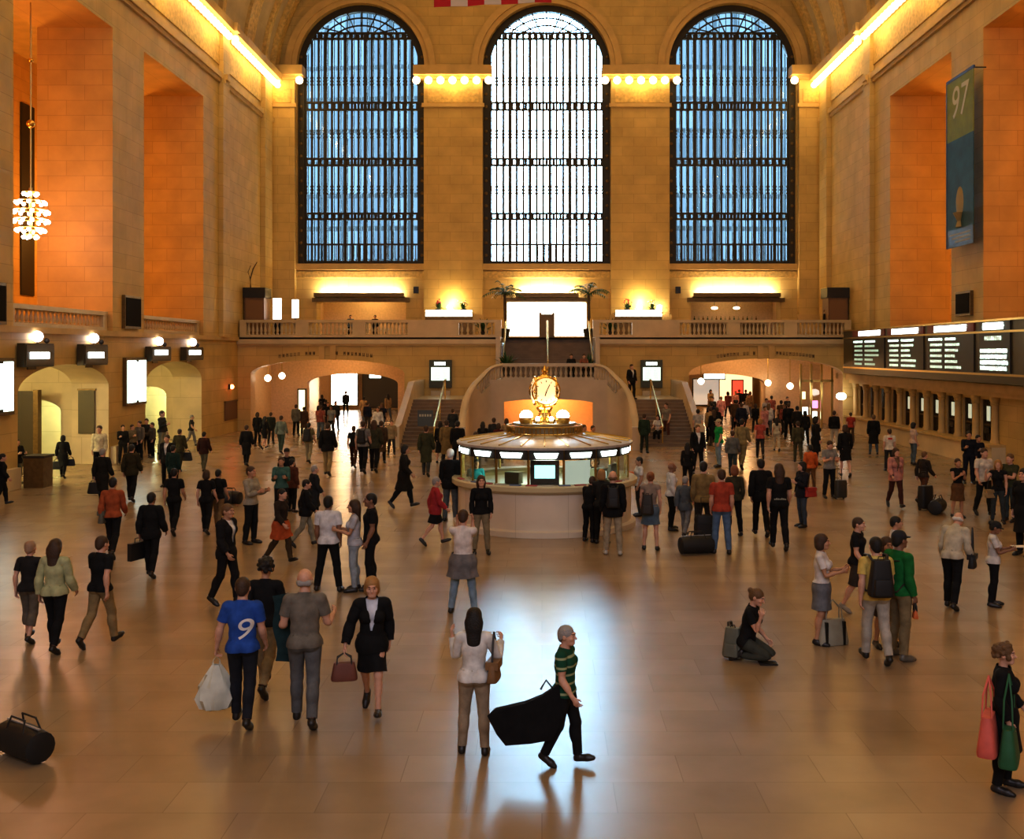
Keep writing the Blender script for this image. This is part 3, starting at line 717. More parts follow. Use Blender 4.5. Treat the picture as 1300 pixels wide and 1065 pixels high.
# ------------------------------------------------------------------ side walls: tall openings above, arches below
fl = lambda u, d, z: (XL-d, u, z); frr = lambda u, d, z: (XR+d, u, z)
OPS = [(39.5, 4.1, 5.4, 17.85, 0), (51.15, 4.13, 5.4, 17.85, 0)]
OPSF = [(15.9, 4.1, 5.4, 17.85, 0), (27.8, 4.1, 5.4, 17.85, 0)]
M_LAMPLIT = stone('lamplit_limestone', (.60,.36,.11), (.56,.33,.095), (.44,.25,.07), 'YZ', 1.5, .62)  # amber lamplight mixed into the limestone colour, for passages and jambs
M_LAMPLITX = stone('lamplit_limestone_jamb', (.60,.36,.11), (.56,.33,.095), (.44,.25,.07), 'XZ', 1.5, .62)
arch_wall('wall_left', -12, 71.2, 5.4, 22.6, OPSF+OPS, fl, 3.1, M_YZ, M_LAMPLITX)
arch_wall('wall_right', -12, 71.2, 5.4, 22.6, OPSF+OPS, frr, 3.1, M_YZ, M_LAMPLITX)
AL = [(39.45, 3.75, 0, 3.15, .95), (51.1, 3.9, 0, 3.15, .95)]
arch_wall('wall_left_lower', -12, 71.2, 0, 5.4, [(15.9,3.75,0,3.15,.95), (27.8,3.75,0,3.15,.95)]+AL, fl, 1.5, M_YZ, M_PALE)
# ticket counters along the right wall: eleven openings between little columns
TY = [62.0-1.87*i for i in range(11)]
arch_wall('wall_right_lower', -12, 71.2, 0, 5.4, [(y-.15, .70, .92, 2.62, 0) for y in TY], frr, .10, M_YZ, M_TRIM)
MB().box(XR+.22, XR+3.0, 40, 64, 0, 5.3).build('wall_ticket_office', M_DARK, kind='structure')
for (x0, x1, nm) in ((-27, XL-3.1, 'left'), (XR+3.1, 27.5, 'right')):
    xb = x0 if nm == 'left' else x1
    MB().box(xb-.2, xb+.2, -12, 80, 0, 22).build('wall_passage_'+nm, M_LAMPLIT, kind='structure')
    MB().box(x0, x1, -12, 80, 19.8, 20.2).build('ceiling_passage_'+nm, M_TRIM, kind='structure')
    MB().box(x0, x1, -12, 80, 5.0, 5.38).build('floor_passage_'+nm, M_TRIM, kind='structure')
    MB().box(x0, x1, 66, 66.4, 5.4, 20).build('wall_passage_end_'+nm, M_LAMPLITX, kind='structure')
mb = MB().box(-26.8, -26.72, 54.6, 56.0, 7.5, 17.4); mb.build('window_4', M_DARK, kind='structure')
for s, X in ((1, XL), (-1, XR)):   # s: towards the hall
    X0 = lambda d: X+s*d
    def bx(d0, d1, y0, y1, z0, z1, m=M_TRIM): trim(MB().box(min(X0(d0),X0(d1)), max(X0(d0),X0(d1)), y0, y1, z0, z1), m)
    for (y0, y1, e) in ((-12, 48.0, 0), (48.0, 58.2, 0), (58.8, 69.0, 0), (58.2, 58.8, .18)):
        bx(0, .35+e, y0, y1, 21.9, 22.15); bx(0, .75+e, y0, y1, 22.15, 22.6)
        bx(0, .22+e, y0, y1, 19.45, 19.75); bx(0, .12+e, y0, y1, 19.25, 19.45)
        bx(0, .06+e, y0, y1, 20.2, 21.9, M_FRIEZE)
    bx(0, .25, 57.9, 59.1, 5.4, 21.9, M_YZ); bx(0, .3, 66.5, 68.2, 5.4, 21.9, M_YZ)
    bx(0, .12, -12, 61.4, 5.2, 5.42)
# plinths of the left piers
for (y0, y1) in ((34.2, 35.5), (43.4, 47.0)): trim(MB().box(XL, XL+.22, y0, y1, 0, .7), M_PALE)
# vaulted lobbies behind the left arches
for i, (c, hw, a_, b_, e_) in enumerate(AL):
    nm = ('first', 'second')[i]
    x0, x1 = -25.5, XL-1.5
    MB().box(x0-.2, x0, c-hw-1, c+hw+1, 0, 5).build('wall_lobby_back_'+nm, M_PALE, kind='structure')
    arch_wall('wall_lobby_far_'+nm, x0, x1, 0, 5, [((-20.75, 1.05, 0, 2.1, .5), (-20.35, .8, 0, 2.3, .45))[i]], lambda u, d, z, c=c, hw=hw: (u, c+hw+.35+d, z), .6, M_PALE)
    MB().box(x0, x1, c-hw-.9, c-hw-.3, 0, 5).build('wall_lobby_near_'+nm, M_PALE, kind='structure')
    MB().box(x0, x1, c-hw-1, c+hw+1, 4.45, 4.8).build('ceiling_lobby_'+nm, M_PALE, kind='structure')
    MB().box(-23.5, -18.3, c+hw+3.0, c+hw+3.2, 0, 3.4).build('wall_ramp_'+nm, M_PALE, kind='structure')
rnd = random.Random(11)
def text_mesh(body, size, m, name, parent=None, mtx=None, extrude=.004, shear=0.0, sx=1.0):
    cu = bpy.data.curves.new('t', 'FONT'); cu.body = body; cu.size = size; cu.extrude = extrude; cu.align_x = 'CENTER'; cu.align_y = 'CENTER'; cu.shear = shear
    o = bpy.data.objects.new('t', cu); COL.objects.link(o); dg = bpy.context.evaluated_depsgraph_get()
    me = bpy.data.meshes.new_from_object(o.evaluated_get(dg)); bpy.data.objects.remove(o)
    me.transform(Matrix.Diagonal((sx,1,1,1)))
    if mtx is not None: me.transform(mtx)
    me.materials.clear(); me.materials.append(m)
    q = bpy.data.objects.new(name, me); COL.objects.link(q)
    if parent is not None:
        q.parent = parent
        if parent.type == 'EMPTY': q.matrix_parent_inverse = Matrix.Translation(parent.location).inverted()
    return q
# ------------------------------------------------------------------ balcony front wall and slab
SC = .32      # axis of the stairs
fb = lambda u, d, z: (u, YB+d, z)
AOP = ((-12.4, 4.45, 0, 3.3, .82), (12.95, 4.45, 0, 3.3, .88))
M_ARCHS = mat('arch_soffit', (.66,.46,.26), .5, noise=.08)
arch_wall('wall_balcony', XL, XR, 0, 5.4, [AOP[0], (SC, 2.6, 3.0, 5.4, 0), AOP[1]], fb, 1.0, M_XZ, M_ARCHS)
for a, b in ((XL, SC-2.6), (SC+2.6, XR)):
    MB().box(a, b, YB, YW, 5.15, 5.4).build('floor_balcony', M_TRIM, kind='structure')
    trim(MB().box(a, b, YB-.22, YB+.02, 5.02, 5.3), M_MARBLE); trim(MB().box(a, b, YB-.12, YB+.02, 4.9, 5.02), M_TRIM)
MB().box(SC-2.6, SC+2.6, 64.0, YW, 5.15, 5.4).build('floor_balcony', M_TRIM, kind='structure')
for cx in (-12.4, 12.95):   # carved keystone brackets
    for dx in (-.32, .32): trim(MB().box(cx+dx-.16, cx+dx+.16, YB-.1, YB+.02, 4.15, 4.9), M_TRIM)
M_LETTER = mat('incised_letter', (.22,.15,.07), .7)
for cx, n in ((-12.4, 26), (12.95, 30)):   # worn inscriptions following the arches
    mb = MB()
    for i in range(n):
        t = -.62+1.24*i/(n-1)
        if abs(t) < .12 or rnd.random() < .12: continue
        x = cx+t*4.45; z = 3.3+.85*math.sqrt(1-t*t)+.25
        for q in range(2): mb.box(x+q*.08-.07, x+q*.08-.03, YB-.012, YB+.01, z, z+.2)
        mb.box(x-.07, x+.05, YB-.012, YB+.01, z+rnd.choice((0,.08,.17)), z+.03+rnd.choice((0,.08,.15)))
    trim(mb, M_LETTER)
# balustrades
def baluster_mb(x, y, z0, z1, r=.075, n=8):
    h = z1-z0; return MB().lathe([(r*1.1,0),(r*1.1,.08*h),(r*.6,.12*h),(r*1.15,.34*h),(r*.95,.5*h),(r*.5,.72*h),(r*.7,.86*h),(r*1.1,.92*h),(r*1.1,h)], (x,y,z0), n)
def balustrade(name, label, u0, u1, fmap, zb, zt, n, grp, m=M_MARBLE):
    """rail, plinth and balusters between two solid piers; fmap(u, d) -> (x, y)"""
    um = (u0+u1)/2; x, y = fmap(um, 0); o = thing(name, label, 'balustrade', (x, y, zb), grp)
    def seg(a, b, d, za, zbb, nm):
        p = [fmap(a,-d), fmap(b,-d), fmap(b,d), fmap(a,d)]
        MB().prism(p, lambda q: (q[0],q[1],za), lambda q: (q[0],q[1],zbb)).build(nm, m, o)
    seg(u0, u1, .19, zt-.16, zt, 'rail'); seg(u0, u1, .17, zb, zb+.16, 'plinth')
    pw = .38; seg(u0, u0+pw, .17, zb+.16, zt-.16, 'pier'); seg(u1-pw, u1, .17, zb+.16, zt-.16, 'pier')
    for i in range(n):
        u = u0+pw+(u1-u0-2*pw)*(i+.5)/n; x, y = fmap(u, 0); baluster_mb(x, y, zb+.16, zt-.16).build('baluster', m, o, smooth=True)
    return o
fE = lambda u, d: (u, YB+.22+d)
secs = [(-17.5,-13.9,12,'left half of the balcony, by the corner'),(-13.9,-10.6,11,'left half of the balcony, above the left arch'),(-10.6,-7.4,11,'left half of the balcony, above the arch end'),(-5.2,-2.35,6,'left of the centre stairs'),
        (2.95,5.6,6,'right of the centre stairs'),(7.6,11.1,11,'right half of the balcony, above the arch start'),(11.1,14.4,11,'right half of the balcony, above the right arch'),(14.4,17.9,12,'right half of the balcony, by the departure board')]
for a, b, n, w in secs: balustrade('balustrade', 'pale marble balustrade on the '+w if 'half' in w else 'short marble balustrade with solid end on the balcony '+w, a, b, fE, 5.4, 6.42, n, 'marble balustrades along the balcony')
trim(MB().box(-7.4, -5.2, YB+.02, YB+.42, 5.4, 6.42), M_MARBLE); trim(MB().box(5.6, 7.6, YB+.02, YB+.42, 5.4, 6.42), M_MARBLE)
fLs = lambda u, d: (XL-.35-d, u); fRs = lambda u, d: (XR+.35+d, u)
for (y0, y1, w) in ((35.5, 43.5, 'under the hanging chandelier in the first left opening'), (47.1, 55.2, 'in the second left opening, beyond the pier')):
    balustrade('balustrade', 'long pale stone balustrade '+w, y0, y1, fLs, 5.4, 6.2, 22, 'stone balustrades in the left openings')

# ------------------------------------------------------------------ grand staircases
def stairs_mb(x0, x1, y0, z0, n, run, rise, nose=.02):
    mb = MB()
    for i in range(n): mb.box(x0, x1, y0+i*run, y0+n*run+.02, z0+i*rise, z0+(i+1)*rise-.03); mb.box(x0, x1, y0+i*run-nose, y0+n*run+.02, z0+(i+1)*rise-.03, z0+(i+1)*rise)
    return mb
st = thing('staircase', 'central marble staircase rising from the landing to the balcony', 'staircase', (SC, 58, 3.1))
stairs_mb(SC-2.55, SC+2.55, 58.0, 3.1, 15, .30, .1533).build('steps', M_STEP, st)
MB().box(SC-2.95, SC+2.75, 52.75, 58.0, 2.85, 3.1).build('landing', M_STAIRM, st)
for s in (-1, 1): MB().box(SC+s*2.72-.12, SC+s*2.72+.12, 58, 61.45, 0, 5.4).build('side_wall', M_STAIRM, st)
mb = MB(); mb.tube([(SC, 57.6, 4.05), (SC, 58, 4.1), (SC, 62.6, 6.35), (SC, 63.0, 6.4)], .05)
for y, z in ((57.7, 3.1), (60.2, 4.2), (62.7, 5.4)): mb.tube([(SC,y,z), (SC,y,z+1.0)], .04)
mb.build('handrail', M_BRASS, st, smooth=True)
for s in (-1, 1): MB().tube([(SC+s*2.45, 58, 4.1), (SC+s*2.45, 62.6, 6.35)], .05).build('handrail', M_BRASS, st, smooth=True)
for s, w in ((-1, 'left'), (1, 'right')):
    sf = thing('staircase', w+' marble flight climbing from the concourse beside the curved parapet', 'staircase', (SC+s*5.6, 51.2, 0))
    a, b = sorted((SC+s*4.1, SC+s*7.25))
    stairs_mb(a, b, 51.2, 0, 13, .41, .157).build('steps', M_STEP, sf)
    a2, b2 = sorted((SC+s*2.86, SC+s*7.25)); MB().box(a2, b2, 56.5, YB-.02, 0, 2.04).build('landing', M_STAIRM, sf)
    # outer sloping parapet
    P = [(50.7,0),(50.7,1.0),(51.4,1.05),(56.6,2.95),(57.2,2.98),(YB-.02,2.98),(YB-.02,0)]
    xo = SC+s*7.28; MB().prism(P, lambda q: (xo-.16,q[0],q[1]), lambda q: (xo+.16,q[0],q[1])).build('parapet', M_STAIRM, sf)
    mb = MB(); xr = SC+s*5.5; mb.tube([(xr,51.0,.95),(xr,56.7,3.05),(xr,57.3,3.05)], .045)
    for y, z in ((51.3,0.1),(54,1.0),(56.9,2.04)): mb.tube([(xr,y,z),(xr,y,z+1.0)], .035)
    mb.build('handrail', M_BRASS, sf, smooth=True)
    # curved parapet: solid wall, rail, balusters
    path = [(2.2,52.5,4.0),(2.6,52.5,3.92),(2.95,52.45,3.75),(3.3,52.2,3.4),(3.7,51.7,2.95),(3.95,51,2.4),(4.05,50.3,1.7),(4.1,49.6,1.05)]
    def cr(t):
        i = min(int(t), len(path)-2); f = t-i; g = lambda k: Vector(path[max(0, min(len(path)-1, k))]); p0, p1, p2, p3 = g(i-1), g(i), g(i+1), g(i+2)
        return .5*((2*p1)+(p2-p0)*f+(2*p0-5*p1+4*p2-p3)*f*f+(3*p1-p0-3*p2+p3)*f**3)
    pts = [cr(i*7/42) for i in range(43)]
    def drop(t): return .82 if t < 3.2 else max(.12, .82-(t-3.2)*.9)
    mb = MB(); A0 = []; A1 = []; B0 = []; B1 = []
    for i, p in enumerate(pts):
        q = pts[min(i+1, 42)]-pts[max(i-1, 0)]; nrm = Vector((q.y, -q.x, 0)).normalized()*.17; zt = p.z-drop(i*7/42)
        o1 = Vector((SC+s*(p.x+nrm.x), p.y+nrm.y, 0)); o2 = Vector((SC+s*(p.x-nrm.x), p.y-nrm.y, 0))
        A0.append(o1); A1.append(o1+Vector((0,0,zt))); B0.append(o2); B1.append(o2+Vector((0,0,zt)))
    mb.ribbon(A0, A1); mb.ribbon(B0, B1); mb.ribbon(A1, B1); mb.add([A0[-1],A1[-1],B1[-1],B0[-1]], [(0,1,2,3)])
    mb.build('curved_parapet', M_STAIRM, sf, smooth=True)
    MB().tube([(SC+s*p.x, p.y, p.z-.08) for p in pts], .17, 8, flat=.55).build('rail', M_STAIRM, sf, smooth=True)
    for i in range(2, 21, 2):
        p = pts[i]; d = drop(i*7/42); baluster_mb(SC+s*p.x, p.y, p.z-d, p.z-.12, .07).build('baluster', M_STAIRM, sf, smooth=True)
    MB().box(SC+s*4.1-.24, SC+s*4.1+.24, 49.2, 49.7, 0, 1.08).build('newel', M_STAIRM, sf)
arch_wall('wall_stair_front', SC-2.9, SC+2.9, 0, 3.18, [(SC-.04, 2.6, 0, 1.9, .34)], lambda u, d, z: (u, 52.35+d, z), .3, M_STAIRM)
M_NICHE = mat('niche_orange', (.72,.42,.20), .6, noise=.06)
MB().box(SC-2.9, SC+2.9, 56.2, 56.4, 0, 2.85).build('wall_niche', M_NICHE, kind='structure')
bl = thing('balustrade', 'marble balustrade along the stair landing behind the clock', 'balustrade', (SC, 52.5, 3.1), None)
MB().box(SC-2.25, SC+2.25, 52.32, 52.68, 3.84, 4.0).build('rail', M_STAIRM, bl); MB().box(SC-2.25, SC+2.25, 52.34, 52.66, 3.18, 3.3).build('plinth', M_STAIRM, bl)
for i in range(18): baluster_mb(SC-2.1+4.2*i/17, 52.5, 3.3, 3.84, .065).build('baluster', M_STAIRM, bl, smooth=True)

# ------------------------------------------------------------------ passages behind the arches
M_PASS = mat('passage_plaster', (.70,.50,.30), .6, noise=.10)
for nm, x0, x1, ic, ih in (('left', XL+.03, -7.4, -12.3, 2.95), ('right', 7.9, XR-.03, 11.2, 3.3)):
    MB().box(x0-.3, x0, YB+1, 96, 0, 4.6).build('wall_passage_west_'+nm, M_PASS, kind='structure'); MB().box(x1, x1+.28, YB+1, 96, 0, 4.6).build('wall_passage_east_'+nm, M_PASS, kind='structure')
    MB().box(x0, x1, YB+1.0, 96, 4.55, 4.8).build('ceiling_arcade_'+nm, M_PASS, kind='structure')
    MB().box(x0, x1, 96, 96.3, 0, 4.6).build('wall_arcade_end_'+nm, M_PASS, kind='structure')
    arch_wall('wall_inner_arch_'+nm, x0, x1, 0, 4.55, [(ic, ih, 0, 2.5, .65)], lambda u, d, z: (u, 69+d, z), .7, M_PASS)
def lit_panel(label, x0, x1, Y, z0, z1, m, cat='sign', name='shop_sign', fr=M_DARK, grp=None):
    o = thing(name, label, cat, ((x0+x1)/2, Y, z0), grp)
    MB().box(x0-.08, x1+.08, Y, Y+.15, z0-.08, z1+.08).build('frame', fr, o); MB().box(x0, x1, Y-.03, Y+.02, z0, z1).build('panel', m, o); return o
G_SHOP = glow('shop', (1,.95,.85), 16); G_WARM = glow('warm', (1,.62,.28), 4); G_RED = glow('red', (1,.06,.03), 2.0)
lit_panel('bright white shop window glowing at the end of the left arcade', -16.6, -14.6, 84, .4, 3.0, G_SHOP, 'window', 'shop_window')
lit_panel('small bright white sign box hanging inside the left arcade', -12.0, -11.2, 74, 2.75, 3.1, G_WHITE)
lit_panel('dark advertising wall at the end of the left arcade', -14.2, -10.2, 84.5, .2, 3.2, mat('dark_wall', (.06,.05,.04), .5), 'display', 'advertising_display')
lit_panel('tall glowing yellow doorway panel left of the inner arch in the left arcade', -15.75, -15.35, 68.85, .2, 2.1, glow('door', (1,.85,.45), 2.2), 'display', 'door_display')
lit_panel('wide white shop sign over the crowd under the right arch', 11.9, 13.4, 78, 2.6, 3.1, G_WHITE)
lit_panel('red hanging banner over the crowd under the right arch', 14.35, 15.1, 80, .9, 2.4, G_RED, 'banner', 'hanging_banner')
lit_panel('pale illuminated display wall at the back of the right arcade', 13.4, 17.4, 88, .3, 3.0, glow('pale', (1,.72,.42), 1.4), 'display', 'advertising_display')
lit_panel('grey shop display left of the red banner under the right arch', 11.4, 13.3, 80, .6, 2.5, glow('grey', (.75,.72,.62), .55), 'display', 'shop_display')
for i, (px, py, Y, w) in enumerate(((890,484,66,'at the left end of the right arch'),(975,486,68,'in the middle of the right arch'),(1003,490,66,'beside the right arch pillar'),(340,480,64,'by the left wall under the left arch'),(358,477,66,'second along under the left arch'))):
    c = at(px, py, Y); o = thing('ceiling_lamp', 'small glowing globe lamp '+w, 'lamp', c)
    MB().sphere(c, .2, 12, 8).build('globe', glow('globe', (1,.85,.6), 14), o, smooth=True); MB().tube([(c.x,c.y,c.z+.2),(c.x,c.y,4.55)], .025).build('stem', M_BRASS, o)
# glazed shopfront at the right end of the right arch
sh = thing('shopfront', 'brass framed glass shopfront at the right end of the right arch', 'shopfront', (16.4, 64, 0))
for i in range(4):
    x = 15.55+i*.62; MB().box(x-.06, x+.06, 63.8, 63.95, 0, 3.85).build('mullion', M_BRASS, sh)
MB().box(15.5, 17.5, 63.8, 63.95, 2.75, 2.9).build('transom', M_BRASS, sh)
MB().box(15.55, 17.4, 63.86, 63.89, 0, 3.8).build('pane', mat('shop_glass', (.95,.95,.92), .05, trans=1.0), sh)
for i, (x, z, c) in enumerate(((16.0,.95,G_WHITE),(16.6,1.35,glow('pink',(1,.35,.75),2.2)),(16.55,.7,G_WHITE),(15.85,1.9,G_WARM))): MB().box(x-.16, x+.16, 64.6, 64.7, z-.2, z+.25).build('window_display', c, sh)
c = at(1068, 503, 60.9); o = thing('wall_sconce', 'bright white globe wall lamp where the right arch meets the ticket counters', 'lamp', c)
MB().sphere(c, .26, 14, 9, (1.15,1,.8)).build('globe', glow('sconce', (1,.95,.85), 12), o, smooth=True); MB().tube([c, (XR, c.y+.2, c.z-.1)], .03).build('bracket', M_BRASS, o)
c = at(295, 491, 59.8); o = thing('warning_light', 'small glowing red light on the left wall near the corner', 'light', c)
MB().sphere((XL+.16,c.y,c.z), .13, 10, 7).build('lens', glow('redlamp', (1,.12,.04), 30), o, smooth=True); MB().box(XL, XL+.12, c.y-.14, c.y+.14, c.z-.14, c.z+.14).build('base', M_DARK, o)
o = thing('wall_plaque', 'brown bronze plaque on the left wall below the red light', 'plaque', (XL+.05, 60.2, 1.8)); MB().box(XL, XL+.07, 58.9, 61.2, .75, 1.75).build('plate', mat('brown_plate', (.16,.075,.03), .5), o); MB().box(XL, XL+.1, 58.85, 61.25, 1.75, 1.82).build('frame', M_BRONZE, o)

# ------------------------------------------------------------------ balcony furnishing
def wash(name, x0, x1, label):
    o = thing('light_trough', label, 'light', ((x0+x1)/2, YW-.5, 8.2)); MB().box(x0, x1, YW-.62, YW-.5, 8.2, 8.42).box(x0, x1, YW-.62, YW-.02, 8.16, 8.2).build('trough', M_BRONZE, o)
    MB().tube([(x0+.1, YW-.3, 8.3), (x1-.1, YW-.3, 8.3)], .06).build('tube', glow('tube', (1,.93,.78), 40), o, smooth=True)
wash('l', -14.9, -9.0, 'bronze light trough washing the wall over the left balcony door'); wash('c', -1.7, 2.4, 'bronze light trough washing the wall over the centre balcony door'); wash('r', 9.9, 15.6, 'bronze light trough washing the wall over the right balcony door')
for i, (c, hw) in enumerate(((-11.9,3.0),(.32,2.65),(12.75,3.0))): trim(MB().box(c-hw-.2, c+hw+.2, YW-.2, YW+.1, 7.85 if i != 1 else 7.9, 8.12), M_BRONZE)
# bright glazed doors at the head of the stairs
MB().box(SC-2.6, SC+2.6, YW+1.1, YW+1.16, 5.4, 7.86).build('window_5', glow('doorlight', (1,.97,.86), 9), kind='structure')
mb = MB().box(SC-.42, SC+.42, YW-1.4, YW-.9, 5.4, 6.95); mb.box(SC-.5, SC-.34, YW-1.45, YW-.85, 5.4, 7.1); mb.box(SC+.34, SC+.5, YW-1.45, YW-.85, 5.4, 7.1)
o = thing('kiosk', 'grey kiosk silhouetted in the bright centre doorway above the stairs', 'kiosk', (SC, YW-1.1, 5.4)); mb.build('cabinet', mat('kiosk_grey', (.16,.12,.09), .6), o); MB().box(SC-.45, SC+.45, YW-1.42, YW-.88, 6.95, 7.0).build('top', M_DARK, o)
# restaurant rooms behind the side doors
for nm, c, col in (('left', -11.9, (1,.70,.25)), ('right', 12.75, (.9,.55,.25))):
    MB().box(c-4, c+4, 75, 75.2, 5.2, 9).build('wall_restaurant_'+nm, M_PASS, kind='structure')
    for s in (-1,1): MB().box(c+s*3.6-.1, c+s*3.6+.1, 71.3, 75, 5.2, 9).build('wall_restaurant_side_%s_%s' % (nm, 'north' if s < 0 else 'south'), M_PASS, kind='structure')
    MB().box(c-4, c+4, 71.3, 75.2, 5.2, 5.4).build('floor_restaurant_'+nm, M_TRIM, kind='structure'); MB().box(c-4, c+4, 71.3, 75.2, 9, 9.2).build('ceiling_restaurant_'+nm, M_TRIM, kind='structure')
def table(px, Y, z, label):
    c = at(px, 400, Y); o = thing('restaurant_table', label, 'table', (c.x, Y, z), 'restaurant tables on the balcony')
    MB().lathe([(.02,.70),(.45,.70),(.45,.74),(.02,.74)], (c.x,Y,z), 16).build('tabletop', M_WHITE, o); MB().lathe([(.25,0),(.25,.03),(.04,.05),(.04,.70)], (c.x,Y,z), 10).build('pedestal', M_DARK, o)
for px, w in ((436,'first inside the left balcony door'),(462,'second inside the left balcony door'),(490,'third inside the left balcony door')): table(px, 72.4, 5.4, 'round white restaurant table '+w)
bt = thing('bar_counter', 'bar counter with shelf in the right balcony doorway', 'bar', (12.75, 72.6, 5.4))
MB().box(10.2, 15.3, 72.4, 73.0, 5.4, 6.5).build('counter', M_BRONZE, bt); MB().box(10.2, 15.3, 74.5, 74.9, 6.6, 6.68).build('shelf', M_BRONZE, bt)
for i in range(16):
    x = 10.4+i*.31; b_ = MB().lathe([(.06,0),(.06,.22),(.02,.30),(.02,.40)], (x, 74.7, 6.68), 8).build('bottle', mat('bottle_%d' % (i%3), [(.25,.12,.03),(.05,.09,.03),(.5,.4,.25)][i%3], .15), smooth=True)
    tag(b_, 'bottle standing on the back shelf of the balcony bar', 'bottle', 'bottles behind the balcony bar')
for px, w in ((907,'left'),(935,'right')):
    c = at(px, 391, 73); o = thing('pendant_lamp', w+' one of two small lamps glowing over the balcony bar', 'lamp', c); MB().sphere(c, .16, 10, 7, (1.4,1,.6)).build('shade', glow('pend', (1,.9,.7), 10), o, smooth=True); MB().tube([c, (c.x,c.y,9)], .015).build('cord', M_DARK, o)
for px, hw, hh, w in ((346,.25,.62,'nearer'), (375,.19,.55,'farther')):
    c = at(px+(6 if px < 350 else 0), 392, 63.5); o = thing('menu_sign', w+' glowing white menu stand behind the left balustrade', 'sign', (c.x, 63.5, 5.4)); MB().box(c.x-hw, c.x+hw, 63.45, 63.5, c.z-hh, c.z+hh).build('panel', glow('menu', (1,.93,.85), 6), o); MB().box(c.x-.04, c.x+.04, 63.5, 63.56, 5.4, c.z).build('post', M_DARK, o); MB().box(c.x-.25, c.x+.25, 63.35, 63.7, 5.4, 5.45).build('base', M_DARK, o)
for s, X, w in ((1, XL, 'left'), (-1, XR, 'right')):
    o = thing('service_cabinet', 'tall brown cabinet with dark top at the '+w+' end of the balcony', 'cabinet', (X+s*.6, 62.6, 5.4))
    a, b = sorted((X+s*.1, X+s*1.25)); MB().box(a, b, 62.56, 63.9, 5.4, 7.75).build('body', mat('cabinet_brown', (.20,.10,.04), .5, noise=.15), o); MB().box(max(XL,a-.08), min(XR,b+.08), 62.5, 63.95, 7.75, 8.35).build('top', M_DARK, o)
    MB().box(a+.1, b-.1, 62.52, 62.56, 5.6, 7.6).build('door', mat('cabinet_door', (.24,.12,.045), .5), o)
c = at(331, 350, 63.2); o = thing('bare_branch', 'thin dark twisted branch standing on the left cabinet', 'plant', (c.x, 63.2, 8.35)); MB().tube([(c.x-.6,63.2,8.35),(c.x-.62,63.2,8.9),(c.x-.45,63.2,9.5),(c.x-.2,63.15,9.9)], [.05,.04,.035,.02], 6).build('stem', M_TRUNK, o); MB().tube([(c.x-.62,63.2,8.9),(c.x-.75,63.2,9.3),(c.x-.6,63.2,9.7)], [.03,.025,.015], 6).build('twig', M_TRUNK, o)
for px, w in ((528,'left'),(861,'right')):
    c = at(px, 368, 69.5); o = thing('loudspeaker', 'small black loudspeaker on the '+w+' wall beside the lit panel', 'speaker', c); MB().box(c.x-.16, c.x+.16, 69.5, 69.8, c.z-.22, c.z+.22).build('cabinet', M_BLACK, o); MB().box(c.x-.04, c.x+.04, 69.8, 70, c.z-.04, c.z+.04).build('bracket', M_DARK, o)
def leaf_blade(mb, p0, d, L, W, droop, n=6):
    d = d.normalized(); side = d.cross(Vector((0,0,1))).normalized() if abs(d.z) < .98 else Vector((1,0,0)); A = []; B = []
    for i in range(n+1):
        t = i/n; p = p0+d*L*t+Vector((0,0,-droop*L*t*t)); w = W*math.sin(PI*min(1, .12+t*.88))+.002; A.append(p-side*w); B.append(p+side*w)
    mb.ribbon(A, B)
def palm(px, w):
    c = at(px, 400, 60.9); z0 = 5.4; base = Vector((c.x*1.02, 63.0, z0)); o = thing('potted_palm', 'tall palm in a dark pot at the '+w+' side of the stair head', 'palm', base)
    MB().lathe([(.24,0),(.34,.5),(.36,.55),(.30,.55),(.28,.45)], base, 16, caps=False).build('pot', M_POT, o, smooth=True)
    top = base+Vector((0,0,2.55)); MB().tube([base+Vector((0,0,.3)), base+Vector((.03,0,1.2)), top], [.12,.09,.08], 8).build('trunk', M_TRUNK, o, smooth=True)
    r = random.Random(int(px))
    for i in range(15):
        a = 2*PI*i/15+r.uniform(-.15,.15); el = r.uniform(.35,1.4); L = r.uniform(1.35,1.85); d = Vector((math.cos(a)*math.cos(el), math.sin(a)*math.cos(el), math.sin(el)))
        mb = MB(); P = [top+d*L*t+Vector((0,0,-.52*L*t*t)) for t in [k/9 for k in range(10)]]; mb.tube(P, [.022*(1-.8*k/9) for k in range(10)], 4)
        for k in range(1, 10):
            t = (P[k]-P[k-1]).normalized(); sd = t.cross(Vector((0,0,1))); sd = sd.normalized() if sd.length > .01 else Vector((1,0,0))
            for sg in (-1,1): leaf_blade(mb, P[k], t*.7+sd*sg*.9+Vector((0,0,-.2)), .42*(1-.055*k), .035, .45, 3)
        mb.build('frond', M_LEAF, o)
palm(640, 'left'); palm(748, 'right')
def bush(base, h, r_, label, n=46, name='potted_plant', flowers=None):
    o = thing(name, label, 'plant', base); MB().lathe([(r_*.35,0),(r_*.5,h*.28),(r_*.45,h*.28)], base, 12, caps=False).build('pot', M_POT, o, smooth=True); mb = MB(); r = random.Random(int(base[0]*100)); b = Vector(base)+Vector((0,0,h*.22))
    for i in range(n): a = r.uniform(0, 2*PI); el = r.uniform(.3,1.5); leaf_blade(mb, b, Vector((math.cos(a)*math.cos(el), math.sin(a)*math.cos(el), math.sin(el))), h*r.uniform(.6,.95), .05, .35, 5)
    mb.build('foliage', M_LEAF, o)
    if flowers:
        m = MB()
        for i in range(14): a = r.uniform(0, 2*PI); m.sphere(b+Vector((math.cos(a)*r_*.8*r.random(), math.sin(a)*.3*r.random(), h*r.uniform(.4,.8))), .05, 6, 4)
        m.build('blossom', flowers, o)
    return o
